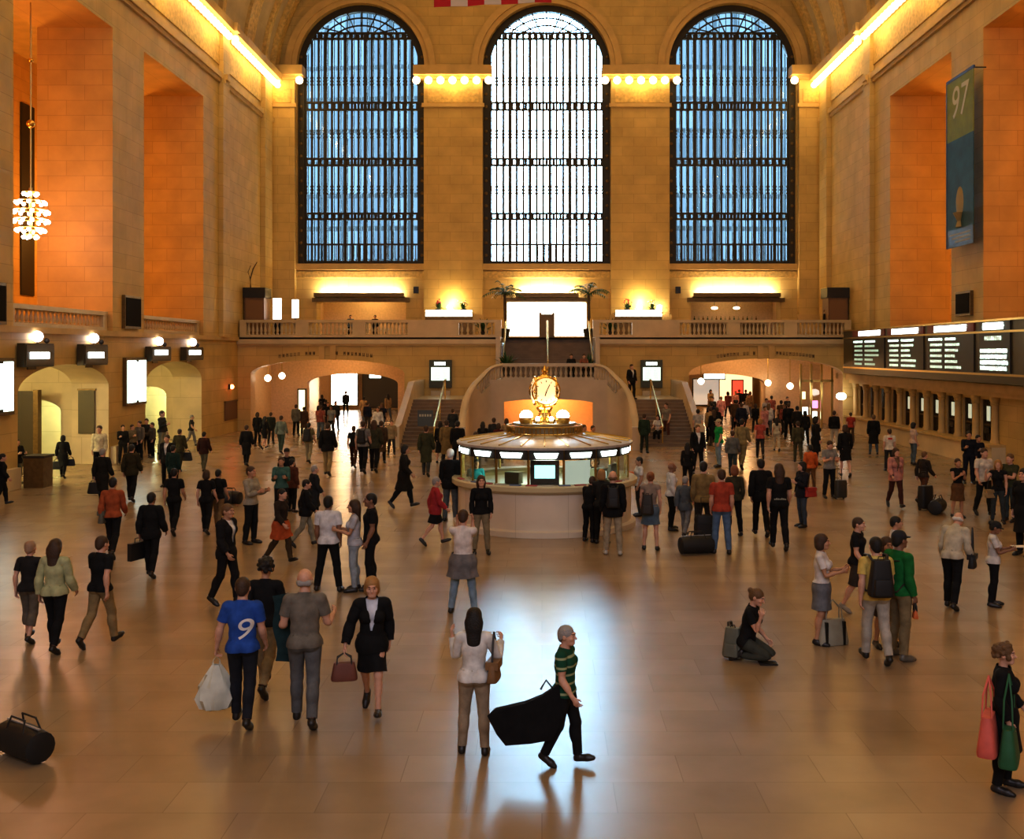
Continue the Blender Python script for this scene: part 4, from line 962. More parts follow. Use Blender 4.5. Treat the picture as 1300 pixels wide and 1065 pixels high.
bush((SC-2.25, 58.4, 3.25), 1.7, .7, 'bushy green plant at the left foot of the central stairs'); bush((SC+2.2, 58.4, 3.25), 1.5, .7, 'bushy green plant at the right foot of the central stairs')
bush((-3.5, 63.3, 5.4), 1.5, .6, 'green plant beside the left palm'); bush((4.1, 63.3, 5.4), 1.5, .6, 'green plant beside the right palm')
M_FL = mat('blossom_red', (.6,.08,.10), .6); M_FW = mat('blossom_white', (.8,.75,.6), .6)
for (a, b), w in zip(PIERS, ('left', 'right')):
    cx = (a+b)/2; o = thing('service_counter', 'glowing white counter at the foot of the '+w+' window pier', 'counter', (cx, YW-1.3, 5.4))
    MB().box(a+.2, b-.6, YW-1.5, YW-.9, 5.4, 7.05).build('counter', M_BRONZE, o); MB().box(a+.22, b-.62, YW-1.53, YW-1.5, 6.85, 7.25).build('lit_front', glow('counter', (1,.95,.75), 5), o); MB().box(a+.15, b-.55, YW-1.55, YW-.85, 7.05, 7.12).build('worktop', M_MARBLE, o)
    bush((cx-.9, YW-1.2, 7.12), .85, .4, 'flowering plant on the left end of the '+w+' glowing counter', 40, flowers=M_FL); bush((cx+.7, YW-1.2, 7.12), .8, .4, 'flowering plant on the right end of the '+w+' glowing counter', 40, flowers=M_FW)
    for k, dx in enumerate((-.1, 1.2) if w == 'right' else (-.2,)):
        q = Vector((cx+dx, YW-.95, 7.45)); l_ = thing('globe_lamp', ('left ' if k == 0 else 'right ')+'bright globe lamp among the plants on the '+w+' counter', 'lamp', q); MB().sphere(q, .17, 12, 8).build('globe', glow('counterglobe', (1,.9,.65), 40), l_, smooth=True); MB().tube([(q.x,q.y,7.12), q], .03).build('stem', M_BRASS, l_)
# lit schedule cabinets on the side landings
def cabinet(x0, x1, w):
    o = thing('schedule_cabinet', 'lit schedule cabinet at the top of the '+w+' stair flight', 'sign', ((x0+x1)/2, YB-.2, 2.04))
    MB().box(x0, x1, YB-.22, YB-.01, 2.5, 4.1).build('frame', mat('cab_green', (.05,.055,.03), .4), o); MB().box(x0+.12, x1-.12, YB-.25, YB-.2, 2.92, 3.68).build('lit_panel', glow('cab', (.75,1,.85), 1.5), o)
    hd = MB()
    for i in range(6): hd.box(x0+.3+i*.11, x0+.38+i*.11, YB-.25, YB-.2, 3.8, 3.98)
    hd.build('header', G_WHITE, o)
    rows = MB()
    for i in range(7): rows.box(x0+.2, x1-.66+rnd.uniform(0,.06), YB-.27, YB-.24, 3.0+i*.09, 3.03+i*.09); rows.box(x1-.55, x1-.2-rnd.uniform(0,.06), YB-.27, YB-.24, 3.0+i*.09, 3.03+i*.09)
    rows.build('printed_rows', mat('row_grey', (.2,.25,.22), .6), o)
    MB().box(x0+.1, x1-.1, YB-.2, YB-.02, 2.04, 2.32).build('base', M_STAIRM, o)
cabinet(-6.5, -5.2, 'left'); cabinet(5.7, 6.95, 'right')
c = on_floor(540, 571); o = thing('stanchion_sign', 'blue-grey notice on a post at the foot of the left stairs', 'sign', c)
MB().tube([c, c+Vector((0,0,1.1))], .03).build('post', M_BRASS, o); MB().lathe([(.2,0),(.2,.04),(.04,.06)], c, 14).build('base', M_BRASS, o); MB().box(c.x-.36, c.x+.36, c.y-.02, c.y+.02, 1.1, 1.85).build('panel', mat('notice_blue', (.06,.08,.10), .5), o)
mb = MB(); [mb.box(c.x-.28+i*.12, c.x-.20+i*.12, c.y-.03, c.y-.02, 1.55, 1.66) for i in range(5)]; mb.build('lettering', mat('notice_text', (.45,.46,.40), .6), o)

# ------------------------------------------------------------------ information booth with the four-faced clock
BC = Vector((.07, 28.33, 0)); BR = 2.30
bo = thing('information_booth', 'round marble information booth with lit sign band and glass panels', 'booth', BC)
M_DRUM = stone('booth_marble', (.78,.70,.58), (.75,.67,.55), (.58,.5,.38), 'XZ', 1.3, 2.0, .35, .006, .1)
MB().lathe([(BR+.12,0),(BR+.12,.14),(BR,.17),(BR,1.06)], BC, 64).build('drum', M_DRUM, bo, smooth=True)
MB().lathe([(BR,1.06),(BR+.10,1.08),(BR+.16,1.13),(BR+.16,1.24),(BR+.12,1.27),(BR-.3,1.27)], BC, 64, caps=False).build('counter', mat('booth_counter', (.60,.52,.32), .3), bo, smooth=True)
RG = BR-.08
for i in range(16):
    a = 2*PI*(i+.54)/16; d = Vector((math.cos(a), math.sin(a), 0)); p = BC+d*RG
    MB().tube([p+Vector((0,0,1.27)), p+Vector((0,0,2.16))], .035, 6).build('mullion', M_BRASS, bo, smooth=True)
def panel_mb(i, r, z0, z1, w=.80, th=.03, z0w=None):
    a = 2*PI*(i+1.04)/16; t = Vector((-math.sin(a), math.cos(a), 0)); d = Vector((math.cos(a), math.sin(a), 0)); c = BC+d*(r*math.cos(PI/16)); hw = r*math.sin(PI/16)*w; h2 = hw if z0w is None else hw*z0w
    mb = MB(); V = []
    for e in (-th/2, th/2):
        for (s, z) in ((-h2,z0),(h2,z0),(hw,z1),(-hw,z1)): V.append(c+t*s+d*e+Vector((0,0,z)))
    mb.add(V, [(0,1,2,3),(7,6,5,4),(0,4,5,1),(1,5,6,2),(2,6,7,3),(3,7,4,0)]); return mb
M_BGLASS = mat('booth_glass', (.93,1,.95), .03, trans=1.0, spec=.25)
for i in range(16):
    panel_mb(i, RG, 1.27, 1.90, .95, .012).build('glass_pane', M_BGLASS, bo)
    s_ = panel_mb(i, RG+.03, 1.90, 2.13, .97, .05).build('sign_box', M_DARK, bo)
    panel_mb(i, RG+.075, 1.94, 2.07, .68, .02, .82).build('lit_sign', G_WHITE, s_)
MB().lathe([(RG,2.13),(RG+.10,2.14),(RG+.12,2.20),(RG+.05,2.23),(1.55,2.34),(1.05,2.38),(.2,2.38)], BC, 64, caps=False).build('roof', mat('booth_roof', (.60,.60,.62), .35, metal=.3, noise=.1), bo, smooth=True)
mb = MB()
for k in range(24): a = 2*PI*k/24; mb.tube([BC+Vector((math.cos(a)*1.1, math.sin(a)*1.1, 2.40)), BC+Vector((math.cos(a)*(RG+.05), math.sin(a)*(RG+.05), 2.245))], .018, 5)
mb.build('roof_seam', M_BRASS, bo, smooth=True)
MB().lathe([(1.02,2.36),(1.02,2.42),(.98,2.44)], BC, 40, caps=False).build('ring_base', M_BRASS, bo, smooth=True)
mb = MB()
for k in range(56): a = 2*PI*k/56; mb.tube([BC+Vector((math.cos(a)*1.0, math.sin(a)*1.0, 2.42)), BC+Vector((math.cos(a)*1.0, math.sin(a)*1.0, 2.60))], .014, 4)
mb.tube([BC+Vector((math.cos(2*PI*k/40)*1.0, math.sin(2*PI*k/40)*1.0, 2.61)) for k in range(40)], .022, 6, True); mb.build('gallery_rail', M_BRASS, bo, smooth=True)
MB().lathe([(.80,2.38),(.80,2.62),(.84,2.64),(.84,2.68),(.1,2.68)], BC, 40, caps=False).build('upper_drum', mat('upper_drum', (.42,.34,.20), .35, metal=.4), bo, smooth=True)
MB().lathe([(1.9,.02),(1.9,.05)], BC, 40).build('inner_floor', M_STEP, bo)
# contents of the booth
def binside(i, r, w, z0, z1, th, nm, lab, cat, m, scr=None):
    o = thing(nm, lab, cat, BC+Vector((math.cos(2*PI*(i+1.04)/16)*r, math.sin(2*PI*(i+1.04)/16)*r, z0))); panel_mb(i, r, z0, z1, w, th).build('body', m, o)
    if scr: panel_mb(i, r+th/2+.012, z0+.27*(z1-z0), z1-.2*(z1-z0), w*.66, .02).build('screen', scr, o)
    return o
FR = 11   # panel just left of the booth's front
MO = binside(10.96, 1.98, .92, 1.272, 1.88, .30, 'monitor', 'black monitor with glowing white screen behind the booth glass', 'monitor', M_BLACK, glow('crt', (.55,1,1), 1.6))
binside(11.96, 2.12, .86, 1.272, 1.86, .02, 'notice_board', 'blank white notice board behind the booth glass', 'board', glow('notice', (.8,.86,.74), .6))
binside(9.9, 1.95, .5, 1.272, 1.56, .25, 'computer_terminal', 'small white computer terminal on the booth counter beside the monitor', 'computer', mat('beige', (.62,.62,.5), .5))
binside(12.95, 1.95, .55, 1.272, 1.60, .28, 'computer_terminal', 'white computer terminal right of the notice board in the booth', 'computer', mat('beige', (.62,.62,.5), .5), glow('term', (.8,1,.9), .8))
binside(13.8, 1.98, .5, 1.272, 1.66, .08, 'brochure_rack', 'white brochure rack behind the right booth glass', 'rack', M_WHITE)
for k in range(14):   # leaflets lined along the counter
    a = math.radians(-158+k*10.0); p = BC+Vector((math.cos(a)*2.33, math.sin(a)*2.33, 1.272)); rot = Matrix.Rotation(a, 3, 'Z')
    q = MB().box(p.x-.06, p.x+.06, p.y-.14, p.y+.14, p.z, p.z+.025, rot, p).build('leaflet_pile', mat('leaf_%d' % (k%3), [(.45,.10,.10),(.55,.5,.4),(.15,.2,.35)][k%3], .6)); tag(q, 'small pile of leaflets on the curved booth counter', 'leaflets', 'leaflet piles along the booth counter')
ck = thing('clock', 'golden four-faced globe clock on top of the information booth', 'clock', BC+Vector((0,0,2.68)))
MB().lathe([(.30,2.68),(.30,2.76),(.19,2.82),(.15,2.95),(.20,3.02),(.22,3.08),(.14,3.14),(.17,3.18),(.10,3.2)], BC, 24).build('pedestal', M_GOLD, ck, smooth=True)
CZ = 3.52; G_OPAL = glow('opal', (1,.66,.34), 1.15)
for k in range(4):
    a = math.radians(-90+8+90*k); d = Vector((math.cos(a), math.sin(a), 0)); t = Vector((-math.sin(a), math.cos(a), 0)); c = BC+d*.23+Vector((0,0,CZ)); up = Vector((0,0,1))
    mb = MB(); V = [c+d*.14]; F = []
    for i, rr in enumerate((.13,.24,.325,.355)):
        for q in range(28): b = 2*PI*q/28; V.append(c+d*(.14*math.sqrt(max(0, 1-(rr/.38)**2)))+(t*math.cos(b)+up*math.sin(b))*rr)
    for q in range(28): F.append((0, 1+q, 1+(q+1)%28))
    for i in range(3):
        for q in range(28): F.append((1+i*28+q, 1+(i+1)*28+q, 1+(i+1)*28+(q+1)%28, 1+i*28+(q+1)%28))
    f = mb.add(V, F).build('clock_face', G_OPAL, ck, smooth=True)
    MB().tube([c+d*.04+(t*math.cos(2*PI*q/32)+up*math.sin(2*PI*q/32))*.365 for q in range(32)], .03, 6, True).build('rim', M_GOLD, f, smooth=True)
    mk = MB()
    for h in range(12): b = 2*PI*h/12; e = t*math.cos(b)+up*math.sin(b); mk.tube([c+d*.115+e*.24, c+d*.09+e*.285], .010, 4)
    mk.build('hour_mark', M_BLACK, f)
    MB().tube([c+d*.155, c+d*.13+(t*.45+up*.9).normalized()*.20], .012, 4).build('minute_hand', M_BLACK, f); MB().tube([c+d*.155, c+d*.145+(t*-.3-up*.9).normalized()*.13], .014, 4).build('hour_hand', M_BLACK, f)
MB().sphere(BC+Vector((0,0,CZ-.30)), .17, 14, 9, (1,1,.8)).build('lower_cup', M_GOLD, ck, smooth=True)
for k in range(4): a = math.radians(-45+8+90*k); d = Vector((math.cos(a), math.sin(a), 0)); MB().tube([BC+Vector((0,0,CZ-.36))+d*.12, BC+Vector((0,0,CZ-.2))+d*.38, BC+Vector((0,0,CZ))+d*.44, BC+Vector((0,0,CZ+.2))+d*.38, BC+Vector((0,0,CZ+.36))+d*.08], .035, 6).build('meridian', M_GOLD, ck, smooth=True)
MB().lathe([(.16,.33),(.19,.38),(.10,.44),(.05,.48),(.09,.54),(.05,.60),(.01,.68)], BC+Vector((0,0,CZ)), 16).build('finial', M_GOLD, ck, smooth=True)
for s, w in ((-1,'left'),(1,'right')):
    q = BC+Vector((s*.48, -.35, 2.86)); l_ = thing('floodlight', w+' bright floodlight on the booth roof below the clock', 'lamp', q); MB().sphere(q, .17, 14, 9).build('bulb', glow('flood', (1,.98,.9), 30), l_, smooth=True); MB().lathe([(.16,-.18),(.20,-.08),(.17,-.02)], q, 14, caps=False).build('reflector', M_BRASS, l_, smooth=True)
    q2 = BC+Vector((s*.18, -.42, 2.80)); l_ = thing('spotlight', w+' small spotlight at the foot of the clock pedestal', 'lamp', q2); MB().sphere(q2, .06, 10, 7).build('bulb', glow('spot', (1,.95,.8), 25), l_, smooth=True); MB().lathe([(.06,-.12),(.07,-.05)], q2, 10, caps=False).build('reflector', M_BRASS, l_)

# ------------------------------------------------------------------ departure board and ticket counters on the right
M_BRD = mat('board_black', (.018,.015,.010), .45); M_BRDR = mat('board_red', (.16,.02,.012), .5)
db = thing('departure_board', 'long black departure board with four panels of lit rows over the ticket counters', 'board', (17.4, 48, 3.4))
XB = 17.05
MB().box(XB+.03, XR, 36.0, 60.2, 3.36, 5.72).build('housing', mat('board_bronze', (.07,.055,.02), .4, metal=.3), db)
for z0, z1 in ((5.28,5.36),(3.66,3.74),(5.72,5.80)): MB().box(XB-.02, XB+.06, 36, 60.2, z0, z1).build('rail', M_BRASS, db)
def ypx(px, X): return X*F_PX/(px-CX)
PANS = [(1083,1123,1091,1118,1),(1127,1173,1133,1166,1),(1178,1237,1187,1227,1),(1244,1283,1249,1274,0)]
def blocks(mb, y0, y1, z0, z1, seed, gap=.0):
    """illegible lit characters: little strokes filling one row"""
    r = random.Random(seed); y = y0
    while y > y1:
        w = r.uniform(.09,.15)
        for q in range(2): mb.box(XB-.055, XB-.04, y-w*(.25+.5*q), y-w*(.02+.5*q), z0, z1)
        mb.box(XB-.055, XB-.04, y-w*.75, y, z0+(z1-z0)*r.choice((0,.4,.75)), z0+(z1-z0)*r.choice((.3,.65,1)))
        y -= w*1.25
    mb.box(XB-.05, XB-.042, y, y0, z0+(z1-z0)*.45, z0+(z1-z0)*.53)
for k, (p0, p1, h0, h1, red) in enumerate(PANS):
    y0, y1 = ypx(p0, XB), ypx(p1, XB); pn = MB().box(XB-.03, XB+.03, y1, y0, 3.76, 5.27).build('panel', M_BRD, db)
    MB().box(XB-.03, XB+.03, y1, y0, 5.37, 5.71).build('header_panel', M_BRDR if red else M_BRD, pn)
    mb = MB(); blocks(mb, ypx(h0, XB), ypx(h1, XB), 5.41, 5.66, k); mb.box(XB-.05, XB-.035, ypx(h1, XB), ypx(h0, XB), 5.40, 5.67); mb.build('header_text', glow('header', (.88,1,.95), 2.4), pn)
    span = y0-y1
    if red:
        for r_ in range(6):
            z = 5.10-r_*.235; m = MB(); a = y0-.04*span if r_ == 0 else y0-.08*span
            blocks(m, a, y0-.33*span, z-.055, z+.055, k*20+r_); blocks(m, y0-.42*span, y0-(.62+.22*rnd.random())*span, z-.055, z+.055, k*20+r_+9)
            m.build('row_lettering', G_TEXT if r_ == 0 else (glow('row_mid', (.80,.92,.80), .55) if k else G_TEXTD), pn)
    else:
        for r_, z in enumerate((5.08, 4.60, 4.38, 4.16, 3.94)):
            m = MB(); blocks(m, y0-(.2 if r_ == 0 else .05)*span, y0-(.75 if r_ == 0 else .92)*span, z-.08, z+.08, k*20+r_); m.build('row_lettering', G_TEXT if r_ else glow('row_mid', (.80,.92,.80), .55), pn)
# ledge and columns of the ticket counters
trim(MB().box(XR-.55, XR, 36, 63.5, 2.98, 3.30), M_TRIM); trim(MB().box(XR-.35, XR, 36, 63.5, 2.78, 2.98), M_TRIM); trim(MB().box(XR-.55, XR-.002, 41.5, 63.5, 0, .82), M_PALE); trim(MB().box(XR-.65, XR-.002, 41.5, 63.5, .82, .92), M_TRIM)
for i in range(12):
    y = TY[0]+.78-1.87*i; o = thing('ticket_column', 'small stone column with carved capital between the ticket windows', 'column', (XR-.12, y, .92), 'columns between the ticket windows')
    MB().lathe([(.19,.92),(.19,1.02),(.145,1.08),(.13,2.42)], (XR-.12,y,0), 14).build('shaft', M_TRIM, o, smooth=True); MB().lathe([(.14,2.42),(.18,2.5),(.16,2.54),(.22,2.68),(.24,2.78)], (XR-.12,y,0), 14).build('capital', M_FRIEZE, o, smooth=True)
for i, y in enumerate(TY):
    yc = y-.15; o = thing('ticket_window', 'dark brass grilled ticket window in the right wall colonnade', 'window', (XR+.2, yc, .92), 'ticket windows along the right wall')
    mb = MB(); [mb.box(XR+.10, XR+.12, yc-.6+q*.2-.008, yc-.6+q*.2+.008, .9, 2.6) for q in range(7)]; mb.box(XR+.09, XR+.13, yc-.6, yc+.6, 1.55, 1.62); mb.build('grille', M_BRONZE, o)
    MB().box(XR+.18, XR+.21, yc-.6, yc+.6, .9, 2.6).build('blind', M_DARK, o)
    if i >= 5: MB().box(XR+.05, XR+.08, yc-.05, yc+.25, 1.75, 2.35).build('notice', glow('ticket_notice', (.75,.85,.65), .55), o)
    if i >= 8: MB().box(XR+.0, XR+.08, yc-.1, yc+.4, 1.25, 1.5).build('terminal', M_BLACK, o)
# hanging banner on the right pier
XBn = 17.55
bn = thing('hanging_banner', 'tall green and teal banner with white numerals on the right pier', 'banner', (XBn, 44.5, 8.9))
y0, y1 = ypx(1203, XBn), ypx(1236, XBn); zt, zb, zm = 16.1, 9.0, 13.55
M_BG = mat('banner_green', (.20,.24,.02), .7, noise=.15, nscale=2); M_BT = mat('banner_teal', (.012,.06,.08), .7, noise=.35, nscale=1.5); M_BF = mat('banner_edge', (.03,.06,.16), .6)
MB().box(XBn-.02, XBn+.02, y1, y0, zm, zt).build('upper_field', M_BG, bn); MB().box(XBn-.02, XBn+.02, y1, y0, zb+.75, zm).build('lower_field', M_BT, bn); MB().box(XBn-.02, XBn+.02, y1, y0, zb, zb+.75).build('foot_band', M_DARK, bn)
MB().box(XBn-.04, XBn+.04, y1-.06, y0+.06, zt, zt+.12).box(XBn-.04, XBn+.04, y0, y0+.07, zb, zt).build('border', M_BF, bn)
mW = Matrix(((0,0,-1,XBn-.03),(-1,0,0,(y0+y1)/2+.05),(0,1,0,15.05),(0,0,0,1)))
text_mesh('97', 1.9, mat('banner_white', (.62,.62,.45), .7), 'numeral', bn, mW, .004, .15, .95)
fg = MB(); yc = (y0+y1)/2
fg.sphere((XBn-.01, yc, 10.85), .5, 16, 10, (.08,.85,1.35)); fg.lathe([(.2,0),(.12,.25),(.3,.6)], (XBn-.0, yc, 9.8), 10); fg.build('motif', mat('banner_motif', (.36,.26,.10), .7), bn)
mb = MB(); [mb.box(XBn-.03, XBn-.02, y1+.25, y0-.25-.3*k, 9.5-k*.16, 9.56-k*.16) for k in range(3)]; mb.build('caption', mat('banner_cap', (.5,.48,.42), .7), bn)
for yy in (y1+.1, y0-.1): MB().tube([(XBn,yy,zt+.06),(XR,yy,zt+.06)], .03).build('bracket', M_DARK, bn)
# dark flat panels on the piers
for X, s, ya, yb, z0, z1, w in ((XL,1,44.55,46.35,5.55,6.95,'dark flat panel on the left pier above the white poster'),(XL,1,33.2,34.7,5.45,6.8,'dark flat panel on the left pier at the picture edge'),(XR,-1,44.6,46.2,6.1,7.15,'dark flat panel on the right pier above the departure board')):
    o = thing('wall_panel', w, 'panel', (X, (ya+yb)/2, z0)); a, b = sorted((X, X+s*.14)); MB().box(a, b, ya, yb, z0, z1).build('frame', M_BRONZE, o); a, b = sorted((X+s*.14, X+s*.17)); MB().box(a, b, ya+.1, yb-.1, z0+.1, z1-.1).build('face', mat('panel_matt', (.018,.013,.008), .9, spec=.1), o)

# ------------------------------------------------------------------ left wall: track signs, posters, wall lamps
for k, (p0, p1, za, zb_, w) in enumerate(((33,70,4.05,4.85,'over the left end of the first arch'),(108,138,4.05,4.85,'over the right end of the first arch'),(193,218,4.15,4.8,'over the left end of the second arch'),(237,259,4.15,4.8,'over the right end of the second arch'))):
    X = XL+.35; Y0, Y1 = -X*F_PX/(CX-p0), -X*F_PX/(CX-p1); ym = (Y0+Y1)/2
    o = thing('track_sign', 'dark track sign with lit strip, '+w, 'sign', (X-.2, ym, za))
    MB().box(XL+.05, X-.04, Y0, Y1, za, zb_).build('housing', mat('sign_bronze', (.05,.035,.012), .45), o); MB().box(XL, XL+.05, ym-.3, ym+.3, za-.1, zb_).build('bracket', M_BRONZE, o)
    MB().box(X-.04, X, Y0+.06, Y1-.06, za+.06, zb_-.06).build('fascia', mat('sign_fascia', (.09,.065,.03), .45), o); ln = (Y1-Y0)*.32
    MB().box(X, X+.03, ym-ln-.1, ym+ln-.1, za+.27, za+.50).build('lit_strip', glow('track', (.88,.98,1), 5), o)
    q = (X-.15, ym+.05, zb_+.24); MB().sphere(q, .19, 12, 8).build('globe', glow('trackglobe', (.97,.92,1), 9), o, smooth=True); MB().tube([(q[0],q[1],zb_), q], .04).build('stem', M_BRONZE, o)
    MB().sphere((X-.15, ym+.75, zb_+.1), .1, 8, 6).build('finial', M_DARK, o)
for k, (Y0, Y1, z0, z1, w) in enumerate(((33.4,35.05,2.62,4.24,'on the nearest left pier at the picture edge'),(44.75,46.8,2.4,4.2,'on the left pier between the two arches'))):
    X = XL+.16; o = thing('poster_lightbox', 'blank white illuminated poster box '+w, 'poster', (X, (Y0+Y1)/2, z0)); MB().box(XL, X, Y0-.12, Y1+.12, z0-.12, z1+.12).build('frame', M_BRONZE, o); MB().box(X, X+.03, Y0, Y1, z0, z1).build('lit_panel', G_POSTER, o)
    mb = MB().box(X+.02, X+.05, (Y0+Y1)/2-.12, (Y0+Y1)/2+.12, z1-.06, z1+.02).box(X+.02, X+.05, (Y0+Y1)/2-.12, (Y0+Y1)/2+.12, z0-.02, z0+.08); mb.build('clip', M_DARK, o)
o = thing('wall_panel', 'tall dark panel on the far wall inside the first left arch', 'panel', (-18.5, 43.15, 1.3)); MB().box(-18.80, -18.15, 43.10, 43.19, 1.25, 3.0).build('face', mat('lobby_panel', (.10,.08,.035), .5), o); MB().box(-18.85, -18.1, 43.12, 43.195, 3.0, 3.07).build('frame', M_BRONZE, o)
o = thing('lobby_door', 'dark door leaf inside the first left arch behind the leaning person', 'door', (-20.6, 42.2, 0)); MB().box(-20.95, -20.25, 42.3, 42.4, 0, 3.0).build('leaf', mat('lobby_door', (.05,.035,.015), .5), o); MB().box(-20.2, -20.0, 42.2, 42.5, 0, 3.05).build('jamb', M_BRONZE, o)
o = thing('kiosk', 'brown waist-high stone pier base by the left picture edge', 'kiosk', (-17.0, 36.0, 0)); MB().box(-17.36, -16.7, 35.6, 36.3, 0, 1.0).build('body', M_BRONZE, o); MB().box(-17.37, -16.65, 35.55, 36.35, 1.0, 1.08).build('top', M_DARK, o)  # base block of the nearest left pier, built as a separate thing
# chandelier in the first left opening
CH = at(39, 270, 40.3); ch = thing('chandelier', 'brilliant globe-shaped chandelier hanging in the first left opening', 'chandelier', CH)
MB().tube([CH+Vector((0,0,.9)), (CH.x, CH.y, 17.8)], .03, 6).build('chain', M_BRASS, ch)
for z in (15.6, 13.2): MB().sphere((CH.x,CH.y,z), .16 if z < 14 else .1, 10, 7).build('boss', M_GOLD, ch, smooth=True)
M_CB = glow('chandbulb', (1,.62,.50), 34)
fr_ = MB()
for z, r_ in ((.78,.25),(.45,.52),(.1,.62),(-.25,.62),(-.6,.5),(-.85,.25)):
    fr_.tube([CH+Vector((math.cos(2*PI*k/20)*r_*.9, math.sin(2*PI*k/20)*r_*.9, z)) for k in range(20)], .03, 5, True)
    nb = max(5, int(r_*20))
    for k in range(nb): a = 2*PI*k/nb; MB().sphere(CH+Vector((math.cos(a)*r_, math.sin(a)*r_, z-.08)), .075, 8, 6).build('bulb', M_CB, ch, smooth=True)
fr_.tube([CH+Vector((0,0,-.95)), CH+Vector((0,0,.95))], .06, 6); fr_.build('frame', M_BRASS, ch, smooth=True)
# flag overhead (only its hem hangs into view)
fg = thing('hanging_flag', 'red and white striped flag hem hanging at the top of the hall', 'flag', (0, 38, 17)); M_RED = mat('flag_red', (.48,.012,.02), .8); M_FWH = mat('flag_white', (.62,.55,.50), .8)
for i in range(7):
    x0 = (551-CX)*38/F_PX+i*.60; sl = .045
    P = [(x0, 16.87+.0+sl*i*.6), (x0+.60, 16.87+sl*(i+1)*.6), (x0+.60, 26), (x0, 26)]
    MB().prism(P, lambda q: (q[0],37.99+.06*math.sin(q[0]*4),q[1]), lambda q: (q[0],38.01+.06*math.sin(q[0]*4),q[1])).build('stripe', M_RED if i%2 == 0 else M_FWH, fg)
# bulbs: rows along the side cornices and on the pier capitals
def bulb_row(pts, label, grp, r=.25):
    p0 = None
    for p in pts:
        if p0 is None:
            p0 = tag(MB().sphere((0,0,0), r, 12, 8).build('globe_bulb', G_BULB, smooth=True), label, 'light bulb', grp); p0.location = p
        else:
            q = p0.copy(); COL.objects.link(q); q.location = p; 
for (a, b), w in zip(PIERS+CORN, ('pier left of the centre window','pier right of the centre window','left corner pier','right corner pier')):
    n = 7 if w.startswith('pier') else 3
    bulb_row([(a-.42+(b-a+.84)*i/(n-1), YW-1.05, 22.18) for i in range(n)], 'glowing globe bulb on the capital of the '+w, 'globe bulbs on the '+w)
ys = [68.6-.56*i for i in range(40)]
bulb_row([(XL+.55+(.18 if 58.1 < y < 58.9 else 0), y, 21.78) for y in ys], 'glowing globe bulb in the long row under the left cornice', 'globe bulbs under the left cornice', .19)
bulb_row([(XR-.55-(.18 if 58.1 < y < 58.9 else 0), y, 21.78) for y in ys], 'glowing globe bulb in the long row under the right cornice', 'globe bulbs under the right cornice', .19)
from mathutils.bvhtree import BVHTree
BLK = (.010,.010,.011); NAVY = (.012,.016,.035); CHAR = (.030,.030,.032); WHT = (.62,.60,.58); OFF = (.48,.44,.34); GREY = (.20,.20,.20); LG = (.34,.34,.35); KHA = (.30,.22,.12); TAN = (.34,.24,.12)
OLV = (.075,.070,.035); BRN = (.09,.05,.025); JEAN = (.10,.17,.29); LJ = (.22,.32,.42); TEAL = (.03,.09,.09); GRN = (.015,.20,.05); RED = (.42,.03,.03); RUST = (.36,.075,.035); ORG = (.55,.13,.03); PNK = (.55,.26,.24); BLU = (.025,.085,.36); YEL = (.62,.48,.14); BG = (.46,.38,.26)
H_BLK = (.008,.006,.005); H_BRN = (.055,.028,.014); H_LBR = (.14,.075,.03); H_BLD = (.36,.20,.07); H_GRY = (.30,.29,.28); H_WHT = (.62,.60,.57); H_RED = (.22,.08,.03)
def local(mb, name, m, root, smooth=False):
    o = mb.build(name, m, None, smooth=smooth); o.parent = root; return o
